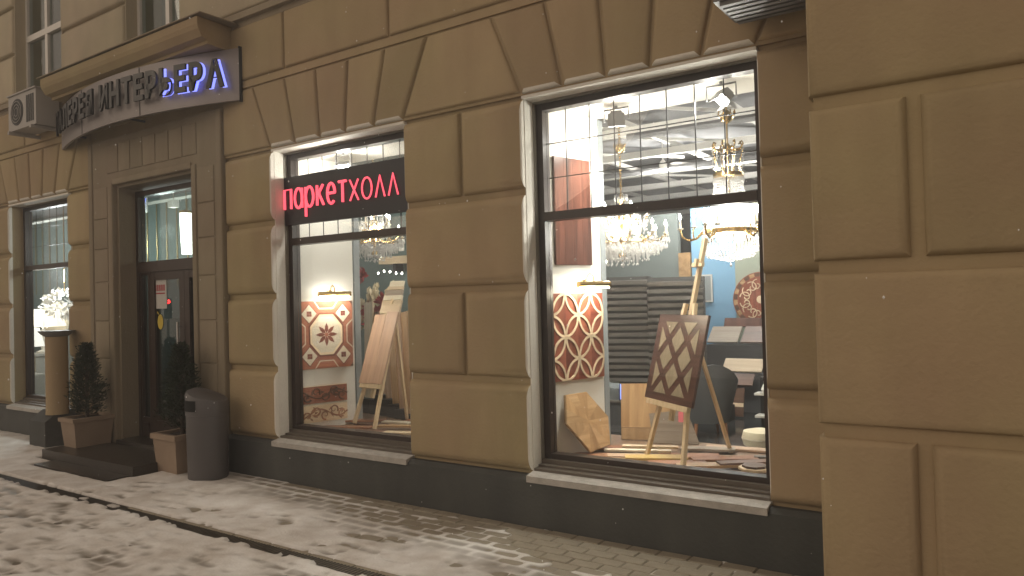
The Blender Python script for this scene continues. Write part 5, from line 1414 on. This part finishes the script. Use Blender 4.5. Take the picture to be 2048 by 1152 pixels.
bn = thing('litter_bin', 'grey plastic litter bin with a sloping hood by the entrance', 'litter bin', (-6.325, -.285, 0)); bn.scale = (.92, .92, 1)
MB().lathe([(.185, 0), (.195, .02), (.205, .60), (.205, .605)], 28).build('body', M['bin'], bn, True)
b = MB(); n_ = 28; vs = []; fs = []
for i in range(n_):
    a = 2 * math.pi * i / n_; c_, s_ = math.cos(a), math.sin(a)
    zt = .775 - .05 * c_ - .02 * s_
    for rr_, z_ in ((.208, .606), (.210, zt - .03), (.196, zt), (.14, zt + .018), (.0, .80)): vs.append((rr_ * c_, rr_ * s_, z_))
for i in range(n_):
    j = (i + 1) % n_
    for k in range(4): fs.append((i * 5 + k, j * 5 + k, j * 5 + k + 1, i * 5 + k + 1))
b.add(vs, fs); hd_ = b.build('hood', M['bin'], bn, True)
b = MB(); vs = []; fs = []
for i in range(9):
    a = R(226 + (296 - 226) * i / 8)
    for z_ in (.645, .745): vs.append((.2125 * math.cos(a), .2125 * math.sin(a), z_))
    for z_ in (.645, .745): vs.append((.200 * math.cos(a), .200 * math.sin(a), z_))
for i in range(8):
    a = 4 * i; fs += [(a, a + 4, a + 5, a + 1), (a + 2, a + 3, a + 7, a + 6), (a + 1, a + 5, a + 7, a + 3), (a, a + 2, a + 6, a + 4)]
b.add(vs, fs); b.build('opening', M['binhole'], hd_)
MB().tube([(.206 * math.cos(a), .206 * math.sin(a), .604) for a in [2 * math.pi * i / 28 for i in range(28)]], .006, 5, closed=True).build('rim', M['bin'], bn, True)

ps = thing('door_side_pillar', 'short ochre pillar with grey base and flat cap beside the far left window', 'pillar', (-9.46, 0, 0))
b = MB(); b.add([(-.34, -.37, 0), (.06, -.37, 0), (.06, -.037, 0), (-.34, -.037, 0), (-.34, -.37, .31), (.06, -.37, .31), (.06, -.22, .42), (-.34, -.22, .42), (.06, -.037, .42), (-.34, -.037, .42)],
             [(0, 1, 5, 4), (4, 5, 6, 7), (7, 6, 8, 9), (1, 2, 8, 6, 5), (3, 0, 4, 7, 9), (0, 3, 2, 1)])
b.build('base', M['plinth'], ps)
b = MB(); b.lathe([(.125, .38), (.12, .46), (.12, 1.30)], 20, (-.03, -.19, 0)); b.build('shaft', M['ochre'], ps, True)
b = MB(); b.lathe([(.12, 1.301), (.15, 1.32), (.19, 1.36), (.195, 1.37), (.10, 1.375)], 20, (-.03, -.19, 0)); b.build('cap', M['acgrey'], ps, True)

# ------------------------------------------------------------------ across the street, seen only as reflections: traffic signals
def signal(label, loc, lens, rz):
    r = thing('traffic_signal', label, 'traffic signal', loc, rz, 'traffic signals across the street')
    MB().tube([(0, 0, 0), (0, 0, 2.3)], .05, 8).build('pole', M['lampgrey'], r); MB().box(-.16, .16, -.13, .13, 1.38, 2.28).build('housing', M['black'], r)
    for k, mt_ in enumerate(('greenlens', 'black', 'redlens')):
        l_ = MB().lathe([(.10, 0), (.09, .02), (.02, .035)], 14).build('lens', M[mt_ if mt_ == lens else 'acdark'], r)
        l_.location = (0, .131, 1.53 + k * .30); l_.rotation_euler = (R(-90), 0, 0)
signal('traffic signal showing red across the street', (-31.1, -13.5, -.05 - .18), 'redlens', R(-59))
signal('traffic signal showing green across the street', (-28.1, -13.0, -.05 + .42), 'greenlens', R(-59))

# ------------------------------------------------------------------ falling snow
fk = MB(); rr = random.Random(21)
for k in range(420):
    p = Vector((rr.uniform(-8, 0.6), rr.uniform(-3.4, -0.1), rr.uniform(.1, 4.2)))
    if (p - Vector((0, -4.4, 1.6))).length < 1.6: continue
    s_ = rr.uniform(.0015, .0032); fk.octa(tuple(p), s_, s_ * 1.4)
tag(fk.build('falling_snow', M['flake']), 'small snowflakes falling in front of the shop', 'snow', kind='stuff')

# ------------------------------------------------------------------ snowy night air
hz = MB().box(-19, 4, -9.5, 11.9, -1.05, 9.0).build('haze', [])
hm = bpy.data.materials.new('haze_air'); hm.use_nodes = True
hn_ = hm.node_tree.nodes; hn_.remove(hn_['Principled BSDF'])
pv = hn_.new('ShaderNodeVolumePrincipled'); pv.inputs['Color'].default_value = (.9, .9, .9, 1); pv.inputs['Density'].default_value = 0.010; pv.inputs['Anisotropy'].default_value = 0.35
hm.node_tree.links.new(pv.outputs[0], hn_['Material Output'].inputs['Volume'])
hz.data.materials.append(hm); tag(hz, 'thin snowy haze in the night air', 'haze', kind='stuff')
